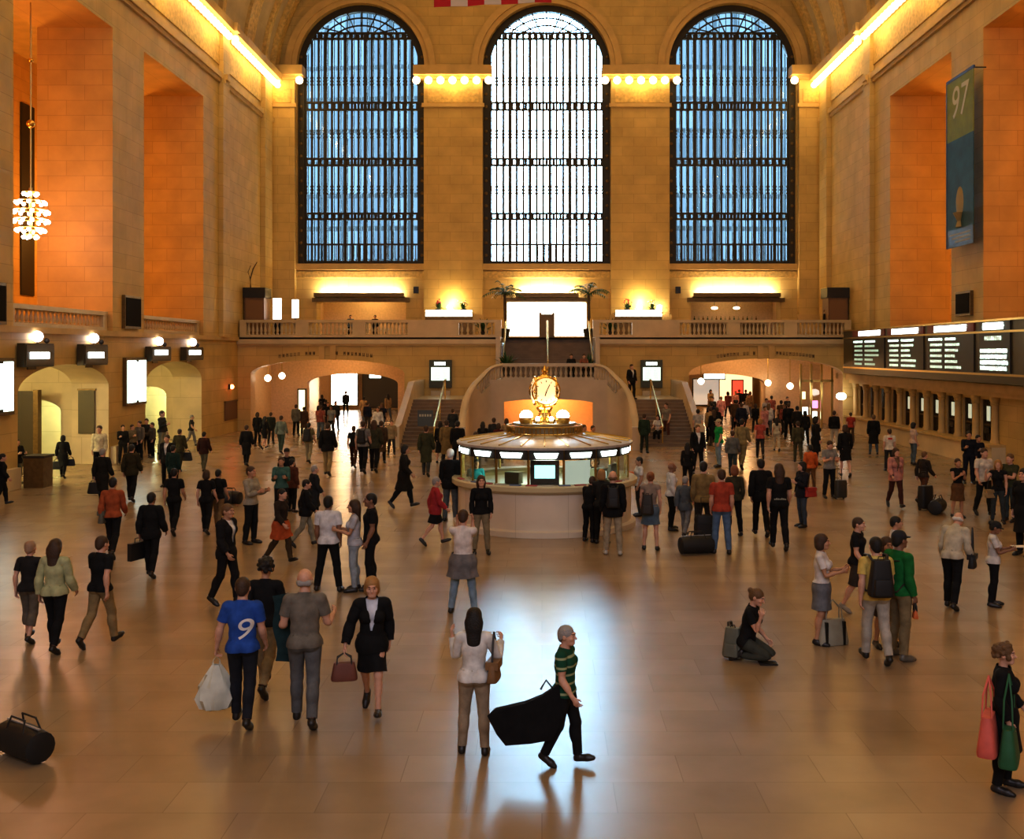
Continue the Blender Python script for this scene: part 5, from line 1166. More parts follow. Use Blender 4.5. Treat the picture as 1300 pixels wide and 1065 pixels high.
def bag(kind, loc, head, label, col, s=1.0, group=None, drop=None, name=None):
    """loc = where the hand or shoulder holds it (hanging kinds) or where it stands (floor kinds)"""
    m = mat('bag_%02d%02d%02d' % tuple(int(99*k) for k in col), col, .6, noise=.15, nscale=6)
    dk = mat('bag_strap_dark', (.02,.018,.016), .6)
    nm = name or dict(tote='tote_bag', shoulder='shoulder_bag', plastic='plastic_bag', backpack='backpack', duffel='duffel_bag', suitcase='suitcase', brief='briefcase', hand='handbag')[kind]
    cat = dict(tote='bag', shoulder='bag', plastic='bag', backpack='backpack', duffel='bag', suitcase='suitcase', brief='briefcase', hand='bag')[kind]
    o = thing(nm, label, cat, loc, group); o.rotation_euler = (0, 0, math.radians(head))
    def pouch(w, d, h, z, tw=.8, td=.6, n=20):
        V = []; F = []
        L = ((0,.82,.82),(.03,.95,.96),(.12,1,1),(.5,(1+tw)/2,(1+td)/2),(.9,tw,td),(1,tw*.95,td*.85))
        for (t, a, b) in L:
            for k in range(n):
                q = 2*PI*k/n; c_, s_ = math.cos(q), math.sin(q); e = .45
                V.append((w*a*math.copysign(abs(c_)**e, c_), d*b*math.copysign(abs(s_)**e, s_), z+h*t))
        for i in range(len(L)-1):
            for k in range(n): F.append((i*n+k, i*n+(k+1)%n, (i+1)*n+(k+1)%n, (i+1)*n+k))
        F.append(tuple(reversed(range(n)))); F.append(tuple((len(L)-1)*n+k for k in range(n))); return MB().add(V, F)
    if kind in ('tote','hand'):
        dr = drop or (.22 if kind == 'tote' else .12); w, h = (.19*s,.30*s) if kind == 'tote' else (.15*s,.20*s)
        local(pouch(w, .075*s, h, -dr-h), 'body', m, o, True)
        for y in (-.035,.035): local(MB().tube([(-w*.55,y*s,-dr-.02),(-w*.5,y*s*.8,-dr*.45),(0,0,.0),(w*.5,y*s*.8,-dr*.45),(w*.55,y*s,-dr-.02)], .010, 5), 'handle', dk if kind == 'hand' else m, o, True)
    elif kind == 'shoulder':
        dr = drop or .45; w, h = .17*s, .24*s; local(pouch(w, .065*s, h, -dr-h), 'body', m, o, True); local(MB().box(-w*.8, w*.8, -.075*s, .075*s, -dr-h*.35, -dr+.005), 'flap', m, o)
        local(MB().tube([(-w*.7,0,-dr-.03),(-.06,0,-.1),(0,0,.02),(.06,0,-.1),(w*.7,0,-dr-.03)], .014, 5, flat=.4), 'strap', dk, o, True)
    elif kind == 'plastic':
        mb = MB(); V = []; F = []; r = random.Random(5); n = 22
        for (z, w, d) in ((-.62,.10,.06),(-.60,.16,.10),(-.48,.21,.13),(-.34,.18,.11),(-.20,.11,.07),(-.10,.05,.03)):
            for k in range(n): a = 2*PI*k/n; q = 1+.16*math.sin(k*2.3+z*9)+.08*r.random(); V.append((w*s*q*math.cos(a), d*s*q*math.sin(a), z*s))
        for i in range(5):
            for k in range(n): F.append((i*n+k, i*n+(k+1)%n, (i+1)*n+(k+1)%n, (i+1)*n+k))
        F.append(tuple(reversed(range(n)))); mb.add(V, F); local(mb, 'body', m, o, True)
        for sx in (-1,1): local(MB().tube([(sx*.04*s,0,-.12*s),(sx*.035*s,.01,-.05*s),(0,0,0)], [.022,.014,.01], 6, flat=.4), 'handle', m, o, True)
    elif kind == 'backpack':
        local(pouch(.16*s, .095*s, .46*s, -.25*s, .72, .7), 'body', m, o, True); mb = pouch(.12*s, .05*s, .20*s, -.22*s, .9, .8); mb.V = [(x, y+.09*s, z) for x, y, z in mb.V]; local(mb, 'pocket', m, o, True)
        for sx in (-1,1): local(MB().tube([(sx*.09*s,-.06*s,.19*s),(sx*.115*s,-.12*s,.25*s),(sx*.12*s,-.25*s,.24*s),(sx*.13*s,-.335*s,.12*s),(sx*.15*s,-.31*s,-.06*s),(sx*.16*s,-.16*s,-.20*s),(sx*.12*s,-.05*s,-.2*s)], .022*s, 6, flat=.5), 'strap', dk, o, True)
        local(MB().tube([(-.04*s,0,.205*s),(-.03*s,0,.25*s),(.03*s,0,.25*s),(.04*s,0,.205*s)], .008, 5), 'handle', dk, o, True)
    elif kind == 'duffel':
        V = MB().tube([(-.32*s,0,.16*s),(-.30*s,0,.16*s),(0,0,.17*s),(.30*s,0,.16*s),(.32*s,0,.16*s)], [.10*s,.15*s,.165*s,.15*s,.10*s], 16); local(V, 'body', m, o, True)
        for y in (-.09,.09): local(MB().tube([(-.15*s,y*s,.28*s),(-.12*s,y*s*.6,.40*s),(.12*s,y*s*.6,.40*s),(.15*s,y*s,.28*s)], .012, 5), 'handle', dk, o, True)
        local(MB().box(-.28*s,.28*s,-.012,.012,.325*s,.338*s), 'zip', mat('zip_grey', (.35,.35,.35), .4), o)
    elif kind == 'suitcase':
        local(pouch(.19*s, .11*s, .54*s, .05*s, .98, .98), 'body', m, o, True); local(MB().box(-.13*s,.13*s,.108*s,.125*s,.12*s,.45*s), 'pocket', m, o)
        for sx in (-1,1): local(MB().tube([(sx*.14*s-.02,.05*s,.035*s),(sx*.14*s+.02,.05*s,.035*s)], .035*s, 10), 'wheel', dk, o, True)
        local(MB().tube([(-.08*s,.06*s,.58*s),(-.08*s,.06*s,.92*s),(.08*s,.06*s,.92*s),(.08*s,.06*s,.58*s)], .011, 6), 'handle', dk, o, True)
    elif kind == 'brief':
        local(MB().box(-.21*s,.21*s,-.045*s,.045*s,-.40*s,-.09*s), 'body', m, o); local(MB().box(-.2*s,.2*s,-.052*s,.052*s,-.2*s,-.085*s), 'flap', m, o); local(MB().tube([(-.07*s,0,-.09*s),(-.06*s,0,-.01),(.06*s,0,-.01),(.07*s,0,-.09*s)], .011, 6), 'handle', dk, o, True)
    return o
NP = 0
def P(px, fy, hy, head, label, group=None, z=0.0, hgt=None, lod=None, **k):
    c = on_floor(px, fy, z); h = (fy-hy)*c.y/F_PX if hgt is None else hgt
    h = max(1.50, min(1.93, h)); hp = h*F_PX/c.y
    return person(c, h, head, lod=(0 if hp > 96 else 1) if lod is None else lod, label=label, group=group, **k)
def hand(w, s='R', d=0.0): return w('ha'+s, ((-1 if s == 'R' else 1)*.312, -.02, .80-d))
def shoulder(w, s='R'): return w('chest', ((-1 if s == 'R' else 1)*.19, .03, 1.455))
def back(w): return w('chest', (0,.235,1.24))
def project_text(person_root, part, body, size, m, z, x=0.0, shear=0.0, side=1, sx=1.0):
    sh = next(c for c in person_root.children if c.name.split('.')[0] == part); me = sh.data
    bv = BVHTree.FromPolygons([v.co[:] for v in me.vertices], [tuple(p.vertices) for p in me.polygons])
    o = text_mesh(body, size, m, 'numeral' if body.isdigit() else 'lettering', None, None, 0, shear, sx); t = o.data; bm = bmesh.new(); bm.from_mesh(t)
    bmesh.ops.triangulate(bm, faces=bm.faces); bmesh.ops.subdivide_edges(bm, edges=bm.edges, cuts=3, use_grid_fill=True)
    for v in bm.verts:
        lx = x-side*v.co.x; lz = z+v.co.y; hit = bv.ray_cast(Vector((lx, side*1.0, lz)), Vector((0,-side,0)))
        yy = hit[0].y if hit[0] is not None else side*.1; v.co = Vector((lx, yy+side*.006, lz))
    bm.to_mesh(t); bm.free(); o.parent = sh; return o

# ---- nearest people, in front of the booth
r, w = P(308, 922, 738, 183, 'man in blue T-shirt with white number nine, seen from behind', pose='stroll', top=('tee', BLU), bottom=('jeans', (.018,.02,.028)), hair=('short', H_BRN), mods=dict(uaL=(-4,-2,0), faL=(-6,0,0), fiL=(0,50,0)))
project_text(r, 'shirt', '9', .36, mat('print_white', (.75,.75,.74), .7), 1.20*1.0, -.02, .25, 1, 1.15)
bag('plastic', hand(w, 'L', .02), 20, 'white translucent plastic carrier bag swinging from the left hand of the man in blue', (.62,.64,.55), 1.05)
r, w = P(387, 922, 727, 186, 'bald man in grey shirt and grey trousers walking away with a jacket over his arm', pose='stroll', top=('tee', (.17,.155,.13)), bottom=('trousers', (.12,.125,.13)), hair=('fringe', H_GRY), mods=dict(uaL=(-8,4,0), faL=(-70,0,0), uaR=(-14,-2,0), faR=(-80,0,0)))
o = thing('folded_jacket', 'dark teal jacket draped over the left arm of the bald man', 'jacket', w('faL', (.27,.0,1.05)))
c = w('faL', (.29,.0,1.0)); mb = MB()
A = [c+Vector((-.10+.02*math.sin(i), -.10+.02*i, .34-.085*i)) for i in range(11)]; B = [c+Vector((.11+.03*math.sin(i*1.3), -.02+.015*i, .32-.085*i)) for i in range(11)]; C2 = [c+Vector((.05+.02*math.sin(i*1.7), .12, .33-.083*i)) for i in range(11)]
mb.ribbon(A, B); mb.ribbon(B, C2); mb.ribbon(C2, A); mb.build('body', cloth((.02,.05,.055)), o, smooth=True); MB().tube([c+Vector((.0,.06,.3)), c+Vector((.08,.11,-.05)), c+Vector((.05,.13,-.42))], [.07,.06,.05], 8).build('sleeve', cloth((.02,.05,.055)), o, smooth=True)
r, w = P(472, 907, 735, 2, 'blonde woman in black skirt suit and white blouse walking towards us', fem=True, pose='walk', top=('suit', BLK, None, 0, (.62,.66,.74)), bottom=('skirt', BLK, .55), hair=('bob', H_BLD), tilt=(4,0,0), mods=dict(uaR=(-4,4,0), faR=(-14,0,0)))
bag('hand', hand(w, 'R'), 10, 'brown handbag carried by the blonde woman in black', (.16,.05,.03), 1.1)
r, w = P(337, 880, 712, 172, 'curly dark-haired person in black top and beige trousers behind the man in blue', pose='walk', fem=True, top=('shirt', BLK), bottom=('trousers', (.28,.22,.13)), hair=('curly', H_BLK), skin_t='tan')
r, w = P(602, 956, 774, 180, 'woman with long black hair in white blouse and beige trousers, seen from behind', fem=True, pose='shoulder', top=('shirt', (.66,.66,.64)), bottom=('trousers', (.32,.25,.17)), hair=('long', H_BLK), mods=dict(uaL=(-24,6,-4), faL=(-118,0,0), uaR=(-20,4,0), faR=(-95,0,0)))
bag('shoulder', shoulder(w, 'R')+Vector((.05,0,0)), 80, 'brown leather shoulder bag on the woman in the white blouse', (.22,.12,.05), .95, drop=.30)
r, w = P(718, 972, 803, 70, 'person in green striped polo hurrying right with dark coat and bag trailing', pose='stroll', top=('tee', (.012,.075,.04), 'stripe'), bottom=('trousers', BLK), hair=('short', H_GRY))
o = thing('garment_bag', 'big black garment bag trailing behind the person in the green polo', 'bag', w('pelvis', (-.25,.25,.72)))
c = o.location; mb = MB(); prof = [(.10,.30),(-.10,.24),(-.34,.05),(-.62,-.18)]
mb.prism([(.20,.30),(.02,.18),(-.18,.10),(-.52,.02),(-.58,-.04),(-.48,-.24),(-.38,-.36),(-.10,-.33),(.14,-.30),(.24,-.05)], lambda q: (c.x+q[0], c.y-.06+.02*math.sin(q[0]*9), c.z+q[1]), lambda q: (c.x+q[0]*.94, c.y+.05, c.z+q[1]*.94)); mb.build('body', cloth((.008,.008,.009)), o); MB().tube([c+Vector((.0,-.02,.24)), c+Vector((.06,-.02,.34)), c+Vector((.14,-.02,.24))], .012, 6).build('handle', M_BLACK, o)
r, w = P(588, 778, 648, 176, 'man in white T-shirt with grey sweater tied at the waist taking a picture', pose='camera', top=('tee', (.66,.62,.60)), bottom=('jeans', LJ), hair=('short', H_BRN))
V, F, W_ = drape(1.02, .66, (.178,.14), (.245,.19), pleat=.08); G_ = fk(pose_of('camera')); s_ = r.children[0].dimensions.z/1.75 if False else None
c = w('ha'+'L', (.31,-.02,.82)); c2 = w('haR', (-.31,-.02,.82)); q = (c+c2)/2
o = thing('camera', 'small dark camera held up by the man in the white T-shirt', 'camera', q); MB().box(q.x-.06, q.x+.06, q.y-.025, q.y+.025, q.z-.035, q.z+.035).build('body', M_BLACK, o); MB().tube([(q.x,q.y+.02,q.z),(q.x,q.y+.055,q.z)], .024, 10).build('lens', M_BLACK, o)
sw = drape(1.03, .62, (.182,.145), (.25,.20), pleat=.08); hs_ = (778-648)*on_floor(588,778).y/F_PX/1.75
new_obj('tied_sweater', (skin(sw[0], sw[2], fk(pose_of('camera')))-[0,0,0])*hs_, sw[1], cloth((.17,.165,.17)), r)
P(611, 703, 605, 8, 'dark-haired woman in black top and khaki trousers posing in front of the booth', fem=True, pose='stand', top=('shirt', BLK), bottom=('trousers', (.25,.21,.13)), hair=('long', H_BRN))
P(417, 750, 630, 178, 'broad man in white T-shirt and black trousers seen from behind', pose='wide', top=('tee', (.62,.63,.66)), bottom=('trousers', BLK), hair=('short', H_BLK), skin_t='brown')
r, w = P(449, 750, 636, -80, 'woman in light top and pale blue jeans chatting beside the man in the white T-shirt', fem=True, pose='hold', top=('tee', (.42,.44,.50)), bottom=('jeans', (.30,.36,.42)), hair=('long', H_BRN), skin_t='tan')
P(470, 748, 628, -75, 'tall man all in black standing with the woman in pale jeans', pose='stand', top=('tee', BLK), bottom=('trousers', BLK), hair=('short', H_BLK), skin_t='brown')
P(288, 768, 643, 72, 'man in dark business suit striding right near the left group', pose='stroll', top=('suit', (.012,.011,.012)), bottom=('trousers', (.012,.011,.012)), hair=('short', H_LBR), skin_t='tan')
r, w = P(192, 733, 628, 178, 'man in black suit walking away with a black bag at his side', pose='stroll', top=('suit', BLK), bottom=('trousers', BLK), hair=('short', H_BLK), skin_t='brown')
bag('brief', hand(w, 'L', -.02)+Vector((-.05,0,0)), 70, 'black briefcase beside the man in the black suit on the left', BLK, 1.1)
r, w = P(143, 708, 608, 184, 'man in rust orange shirt with a bag on his left shoulder, walking away', pose='walk', top=('shirt', (.34,.085,.03)), bottom=('trousers', BLK), hair=('short', H_BLK), skin_t='tan')
bag('shoulder', shoulder(w, 'L'), 90, 'grey shoulder bag on the man in the rust orange shirt', (.10,.10,.075), 1.1, drop=.42)
r, w = P(38, 815, 690, 178, 'woman in dark top and cropped grey trousers at the far left', fem=True, pose='stroll', top=('tee', (.02,.018,.018)), bottom=('capri', (.14,.12,.09)), hair=('short', (.35,.22,.14)), mods=dict(uaR=(-30,0,0), faR=(-80,0,0)))
r, w = P(70, 828, 688, 176, 'woman with dark hair in pale green sweater and black trousers at the far left', fem=True, pose='stroll', top=('sweater', (.40,.42,.24)), bottom=('trousers', BLK), hair=('long', H_BRN), skin_t='tan')
P(128, 820, 683, 165, 'man in black shirt and khaki trousers walking away, right of the two women', pose='walkm', top=('tee', BLK), bottom=('trousers', (.26,.19,.09)), hair=('short', H_BRN))
r, w = P(950, 838, 762, 62, 'young woman in black T-shirt sitting on the floor on folded legs', fem=True, hgt=1.68, lod=0, pose='kneel', top=('tee', BLK), bottom=('trousers', (.05,.055,.045)), hair=('bun', H_LBR))
c = on_floor(931, 838); bag('backpack', c+Vector((0,.05,.27)), 150, 'grey green rucksack slumped behind the sitting woman', (.13,.14,.11), .95)
c = on_floor(975, 843); o = thing('notebook', 'dark notebook lying on the floor beside the sitting woman', 'notebook', c); MB().box(c.x-.13, c.x+.13, c.y-.09, c.y+.09, .004, .02).build('cover', M_BLACK, o); MB().box(c.x-.125, c.x+.12, c.y-.085, c.y+.085, .02, .026).build('page', M_DARK, o)
P(1044, 817, 680, 68, 'dark-haired woman in white T-shirt and grey skirt facing right', fem=True, pose='hold', top=('tee', (.64,.62,.60)), bottom=('skirt', (.17,.18,.20), .56), hair=('bob', H_BRN), skin_t='tan')
c = on_floor(1057, 818); o = bag('tote', c+Vector((0,0,.70)), 15, 'beige and black tote bag standing on the floor beside the woman in the grey skirt', (.34,.33,.26), 1.35, drop=.30)
local(MB().box(-.17,-.13,-.104,.104,-.69,-.33).box(.13,.17,-.104,.104,-.69,-.33), 'band', M_BLACK, o)
r, w = P(1112, 842, 686, 180, 'young man in yellow T-shirt and pale trousers with a black backpack', pose='stroll', top=('tee', YEL), bottom=('trousers', (.42,.40,.35)), hair=('short', H_BLK), shoe=(.02,.02,.02))
bag('backpack', back(w), 180, 'big black backpack on the young man in yellow', BLK, 1.15)
r, w = P(1142, 836, 676, 118, 'tall man in green shirt, khaki trousers and dark cap, turned to the right', pose='stand', top=('shirt', (.012,.15,.035)), bottom=('trousers', (.22,.17,.09)), hair=[('short', H_BLK), ('cap', (.012,.014,.022))], skin_t='brown', shoe=(.12,.11,.09))
bag('backpack', w('chest', (.08,.26,1.14)), 100, 'round black backpack on the man in the green shirt', BLK, 1.0)
bag('hand', hand(w, 'R'), 80, 'small orange pouch in the hand of the man in the green shirt', ORG, .55)
P(1126, 822, 684, 10, 'short dark-haired woman in pink top and dark shorts between the yellow and green shirted men', fem=True, pose='stand', top=('tee', PNK), bottom=('shorts', (.06,.04,.03)), hair=('bob', H_BRN), skin_t='tan')
r, w = P(1138, 768, 657, 80, 'dark-haired person in white top partly hidden behind the green shirted man', pose='stand', top=('shirt', WHT), bottom=('trousers', BLK), hair=('short', H_BLK), skin_t='tan')
bag('shoulder', shoulder(w, 'L')+Vector((.12,0,-.02)), 80, 'black shoulder bag on the person in white behind the green shirt', BLK, .9)
P(1089, 778, 660, 60, 'person in black top and dark long shorts passing behind the yellow shirted man', pose='stroll', top=('tee', BLK), bottom=('shorts', (.05,.04,.03)), hair=('short', H_BRN), shoe=(.3,.28,.25))
r, w = P(1209, 773, 648, 140, 'stooping man in loose white shirt and black trousers walking away at right', pose='bend', top=('shirt', (.50,.46,.36)), bottom=('trousers', BLK), hair=('fringe', H_WHT))
bag('shoulder', shoulder(w, 'R')+Vector((.10,0,0)), 60, 'dark bag at the side of the stooping man in white', BLK, 1.0)
r, w = P(1262, 769, 664, 70, 'woman in white shirt, black trousers and dark visor looking down at a paper', fem=True, pose='hold', top=('tee', WHT), bottom=('trousers', BLK), hair=[('bun', H_BLK), ('cap', BLK)], skin_t='brown', tilt=(22,0,0))
q = (hand(w, 'L')+hand(w, 'R'))/2; o = thing('paper_sheet', 'pale sheet of paper held by the woman with the visor', 'paper', q); MB().box(q.x-.05, q.x+.22, q.y-.10, q.y+.10, q.z+.02, q.z+.028).build('sheet', M_WHITE, o)
r, w = P(1276, 1003, 848, 62, 'curly brown-haired woman in black coat at the lower right corner', fem=True, pose='stand', top=('coat', BLK), bottom=('trousers', BLK), hair=('curly', H_LBR), mods=dict(uaL=(-6,6,0), faL=(-30,0,0)))
bag('tote', w('chest', (-.26,.16,1.42)), 60, 'bright coral pink tote bag behind the woman in black at lower right', (.62,.13,.10), 1.35, drop=.38)
bag('tote', w('chest', (-.22,-.06,1.46)), 62, 'dark green shopping bag at the hip of the woman in black at lower right', (.02,.12,.05), 1.3, drop=.52)
c = on_floor(30, 962); bag('duffel', c, -35, 'black travel bag swinging in at the lower left picture edge', BLK, 1.15)
# ---- around the booth
P(748, 688, 605, 150, 'man in black leaning on the booth counter', pose='lean', top=('shirt', BLK), bottom=('trousers', BLK), hair=('short', H_BRN))
r, w = P(778, 704, 599, 178, 'grey-haired man in black jacket and beige trousers at the booth counter', pose='stand', top=('jacket', BLK), bottom=('trousers', (.36,.31,.22)), hair=('fringe', H_LBR), shoe=(.5,.48,.42))
bag('backpack', back(w), 178, 'black rucksack on the grey-haired man at the booth', BLK, .95)
P(764, 690, 597, 165, 'blonde person in dark clothes between the two men at the booth', fem=True, pose='hold', top=('shirt', (.02,.02,.02)), bottom=('trousers', BLK), hair=('bob', H_BLD))
for px, hy, head, tc, lab, i in ((604,571,20,(.01,.28,.34),'clerk in bright teal shirt inside the booth',0), (757,588,-60,BLK,'dark-haired clerk in black inside the right side of the booth',1)):
    c = Vector(((px-CX)*28.0/F_PX, 28.4-.9*(i == 0)*.3, .05)); person(c, 1.66, head, lod=1, pose='stand', top=('shirt', tc), bottom=('trousers', BLK), hair=('short', H_BLK), skin_t='tan', label=lab)
r, w = P(553, 692, 607, 100, 'woman in red jacket and dark skirt hurrying right, left of the booth', fem=True, pose='walk', top=('jacket', (.36,.035,.04)), bottom=('skirt', BLK, .56), hair=('short', H_GRY))
P(572, 662, 571, 170, 'white-haired man in black jacket standing at the left side of the booth', pose='stand', top=('jacket', BLK), bottom=('trousers', (.10,.12,.13)), hair=('short', H_WHT))
P(513, 645, 566, 82, 'woman in long dark coat striding right with her arm swung forward', fem=True, pose='walk', top=('coat', (.014,.011,.009)), bottom=('trousers', BLK), hair=('bob', H_BLK), skin_t='tan')
P(541, 605, 542, 175, 'man in olive coat standing before the left stairs beside the notice', pose='stroll', top=('coat', (.045,.05,.025)), bottom=('trousers', (.05,.055,.05)), hair=('short', H_BRN))
P(559, 588, 536, 172, 'woman in black dress standing before the left stairs', fem=True, pose='stand', top=('shirt', BLK), bottom=('skirt', BLK, .45), hair=('bob', H_BLK))
P(567, 592, 534, 178, 'man in tan coat standing before the left stairs', pose='stand', top=('coat', (.20,.14,.055)), bottom=('trousers', CHAR), hair=('short', H_BRN))
P(581, 596, 535, 176, 'person in black leather jacket right of the tan coat by the left stairs', pose='stand', top=('jacket', BLK), bottom=('trousers', BLK), hair=('short', H_BLK))
P(575, 563, 520, 170, 'person in dark grey jacket climbing the left stairs', z=.0, pose='stroll', top=('jacket', (.03,.035,.04)), bottom=('trousers', BLK), hair=('short', H_BRN))
for px, hy, tc, hr, lab in ((613,536,BLK,'long','person with long black hair and dark top behind the booth roof, first from the left'), (627,531,CHAR,'short','man in dark suit behind the booth roof, second from the left'), (633,538,(.10,.02,.015),'bob','woman in dark red top behind the booth roof, third from the left'), (643,532,KHA,'bob','woman in tan jacket behind the booth roof, fourth from the left'), (604,549,GREY,'short','short-haired person in grey behind the booth roof at its left edge'), (669,522,OLV,'short','man in olive top standing beyond the clock pedestal'), (742,540,WHT,'short','person in white shirt behind the booth roof at the right'), (753,541,BG,'short','person in beige behind the booth roof, rightmost')):
    d = 46.5; h = 1.72; fy = hy+h*F_PX/d if px != 604 else hy+h*F_PX/38
    P(px, fy, hy, 178 if px < 660 else 40, lab, pose='stand', fem=hr in ('long','bob'), top=('shirt', tc), bottom=('trousers', CHAR), hair=(hr, H_BRN if hr != 'long' else H_BLK), skin_t='tan')
P(802, 507, 463, 30, 'man in black suit standing on the right stair landing', z=2.04, pose='stand', top=('suit', BLK), bottom=('trousers', BLK), hair=('short', H_BRN))
for px, lab, fem, tc in ((725,'person in dark clothes sitting on the upper stairs, left of two',False,BLK), (741,'person in reddish top sitting on the upper stairs, right of two',True,(.22,.09,.06))):
    c = Vector(((px-CX)*58.3/F_PX, 58.05, 3.1)); person(c, 1.70, 0, lod=1, pose='sit', fem=fem, top=('shirt', tc), bottom=('trousers', BLK), hair=('short', H_BRN), label=lab)
c = Vector(((836-CX)*52.0/F_PX, 52.1, .13)); person(c, 1.70, -20, lod=1, pose='sit', fem=True, top=('tee', WHT), bottom=('trousers', BLK), hair=('long', H_BRN), label='woman in white and black sitting on the right stairs')
c = Vector(((846-CX)*52.4/F_PX, 52.45, .28)); person(c, 1.74, -40, lod=1, pose='stand', top=('tee', (.22,.2,.17)), bottom=('trousers', (.10,.04,.03)), hair=('short', H_BRN), label='person in grey top standing on the right stairs beside the sitting woman')
P(818, 575, 526, 160, 'person in dark green standing at the foot of the right stairs', pose='stand', top=('jacket', (.02,.04,.025)), bottom=('trousers', (.02,.03,.02)), hair=('short', H_BRN))
# ---- right of the booth
r, w = P(811, 655, 581, -80, 'man in white shirt with an orange jacket over his arm right of the booth', pose='holdR', top=('tee', WHT), bottom=('trousers', CHAR), hair=('short', H_BLK), skin_t='tan')
q = w('faR', (-.28,0,1.0)); o = thing('folded_jacket', 'orange jacket carried on the arm of the man in white beside the booth', 'jacket', q); MB().sphere(q, .14, 10, 7, (1.3,.8,.75)).build('body', cloth(ORG), o, smooth=True); MB().tube([q+Vector((.05,-.08,0)), q+Vector((.08,-.1,-.28))], [.06,.04], 8).build('sleeve', cloth(ORG), o, smooth=True)
r, w = P(826, 698, 600, 170, 'red-haired woman in sleeveless top and denim skirt seen from behind', fem=True, pose='stand', top=('tank', (.28,.22,.18)), bottom=('skirt', (.10,.15,.20), .58), hair=('bun', H_RED))
bag('backpack', w('chest', (.06,.22,1.06)), 170, 'dark rucksack worn low by the red-haired woman', (.03,.025,.02), .95)
P(853, 673, 588, 100, 'bald dark-skinned man in white shirt and black trousers', pose='stand', top=('shirt', WHT), bottom=('trousers', BLK), hair=('none', BLK), skin_t='brown')
P(870, 684, 610, 150, 'person in blue grey jacket and grey trousers left of the tan jacket', pose='walk', top=('jacket', (.10,.115,.13)), bottom=('trousers', GREY), hair=('short', H_GRY))
P(893, 690, 582, 170, 'man in tan shirt standing beside the black luggage', pose='stand', top=('shirt', (.24,.17,.07)), bottom=('trousers', (.03,.025,.02)), hair=('short', H_BLK))
P(916, 703, 597, 176, 'man in rust red T-shirt and blue jeans seen from behind', pose='stand', top=('tee', (.38,.065,.035)), bottom=('jeans', JEAN), hair=('short', H_BRN))
P(932, 680, 592, 190, 'woman in black patterned top beside the rust red T-shirt', fem=True, pose='stand', top=('shirt', (.05,.045,.025)), bottom=('trousers', BLK), hair=('bob', H_RED))
c = on_floor(884, 703); bag('duffel', c, 15, 'large black duffel bag on the floor by the man in the tan shirt', BLK, 1.25)
c = on_floor(893, 697)+Vector((.1,.35,.0)); bag('suitcase', c, 170, 'upright black suitcase behind the large duffel bag', BLK, 1.25)
P(966, 681, 585, 178, 'man in black suit walking away, left of the lettered black shirt', pose='stroll', top=('suit', BLK), bottom=('trousers', BLK), hair=('short', H_BLK), skin_t='tan')
r, w = P(989, 698, 588, 178, 'person in black T-shirt with pale lettering across the back', pose='stroll', top=('tee', BLK), bottom=('trousers', BLK), hair=('long', H_BRN))
sh = [c_ for c_ in r.children if c_.name.startswith('shirt')][0]; mb = MB()
for q_ in range(1):
    for i in range(7): mb.box(-.13+i*.04, -.10+i*.04, .158, .166, 1.17-q_*.07, 1.20-q_*.07+(i%3)*.008)
lt = local(mb, 'lettering', mat('shirt_print', (.32,.33,.27), .8), sh)
r, w = P(1018, 669, 587, -70, 'woman in dark jacket reaching left with a red bag behind her', fem=True, pose='holdL', top=('jacket', (.015,.015,.022)), bottom=('jeans', (.05,.07,.10)), hair=('bob', H_BLK))
bag('shoulder', shoulder(w, 'L')+Vector((.10,0,0)), 20, 'red shoulder bag on the woman in the dark jacket', (.36,.03,.02), 1.0, drop=.36)
P(886, 602, 540, 10, 'man in dark suit and pale shirt facing us beyond the booth', pose='stand', top=('suit', BLK), bottom=('trousers', BLK), hair=('short', H_LBR))
P(873, 622, 563, 165, 'woman with long dark hair in black, left of the dark suit', fem=True, pose='stand', top=('shirt', BLK), bottom=('trousers', BLK), hair=('long', H_BLK))
P(912, 593, 533, -75, 'man in bright green T-shirt, light jeans and cap', pose='stand', top=('tee', (.01,.30,.08)), bottom=('jeans', LJ), hair=[('short', H_BRN), ('cap', BG)])
P(886, 566, 520, 170, 'man in grey shirt by the right stair parapet', pose='stand', top=('tee', LG), bottom=('trousers', BLK), hair=('short', H_BLK))
P(965, 583, 532, 172, 'blonde person in pinkish red top walking towards the right arch', fem=True, pose='walk', top=('tee', (.40,.09,.07)), bottom=('trousers', CHAR), hair=('bob', H_BLD))
P(942, 596, 533, 150, 'person in olive beige shirt amid the crowd, arms out', pose='walk', top=('shirt', (.24,.20,.10)), bottom=('trousers', (.20,.17,.09)), hair=('short', H_BLK))
P(930, 606, 548, 160, 'person in grey top bending over in front of the olive beige shirt', pose='stroll', top=('shirt', (.13,.14,.14)), bottom=('trousers', (.03,.05,.06)), hair=('short', H_BRN))
P(986, 573, 534, 175, 'woman in pale cream top walking to the right arch', fem=True, pose='stroll', top=('tee', OFF), bottom=('trousers', OFF), hair=('long', H_BLK))
P(1013, 588, 536, 176, 'man in olive shirt and trousers before the right arch', pose='stroll', top=('shirt', OLV), bottom=('trousers', OLV), hair=('short', H_BRN))
P(1001, 558, 512, 172, 'man in black suit under the right arch pillar, tallest of three', pose='stand', top=('suit', BLK), bottom=('trousers', BLK), hair=('short', H_BRN))
P(1012, 560, 516, 178, 'man in dark jacket, second beside the right arch pillar', pose='stand', top=('jacket', (.02,.018,.015)), bottom=('trousers', BLK), hair=('short', H_BLK))
P(1022, 566, 522, 178, 'woman in black, third beside the right arch pillar', fem=True, pose='stand', top=('shirt', BLK), bottom=('trousers', BLK), hair=('bob', H_BLK))
P(1036, 590, 524, 100, 'woman in long black coat before the glass shopfront', fem=True, pose='stand', top=('coat', BLK), bottom=('trousers', BLK), hair=('bob', H_BLK))
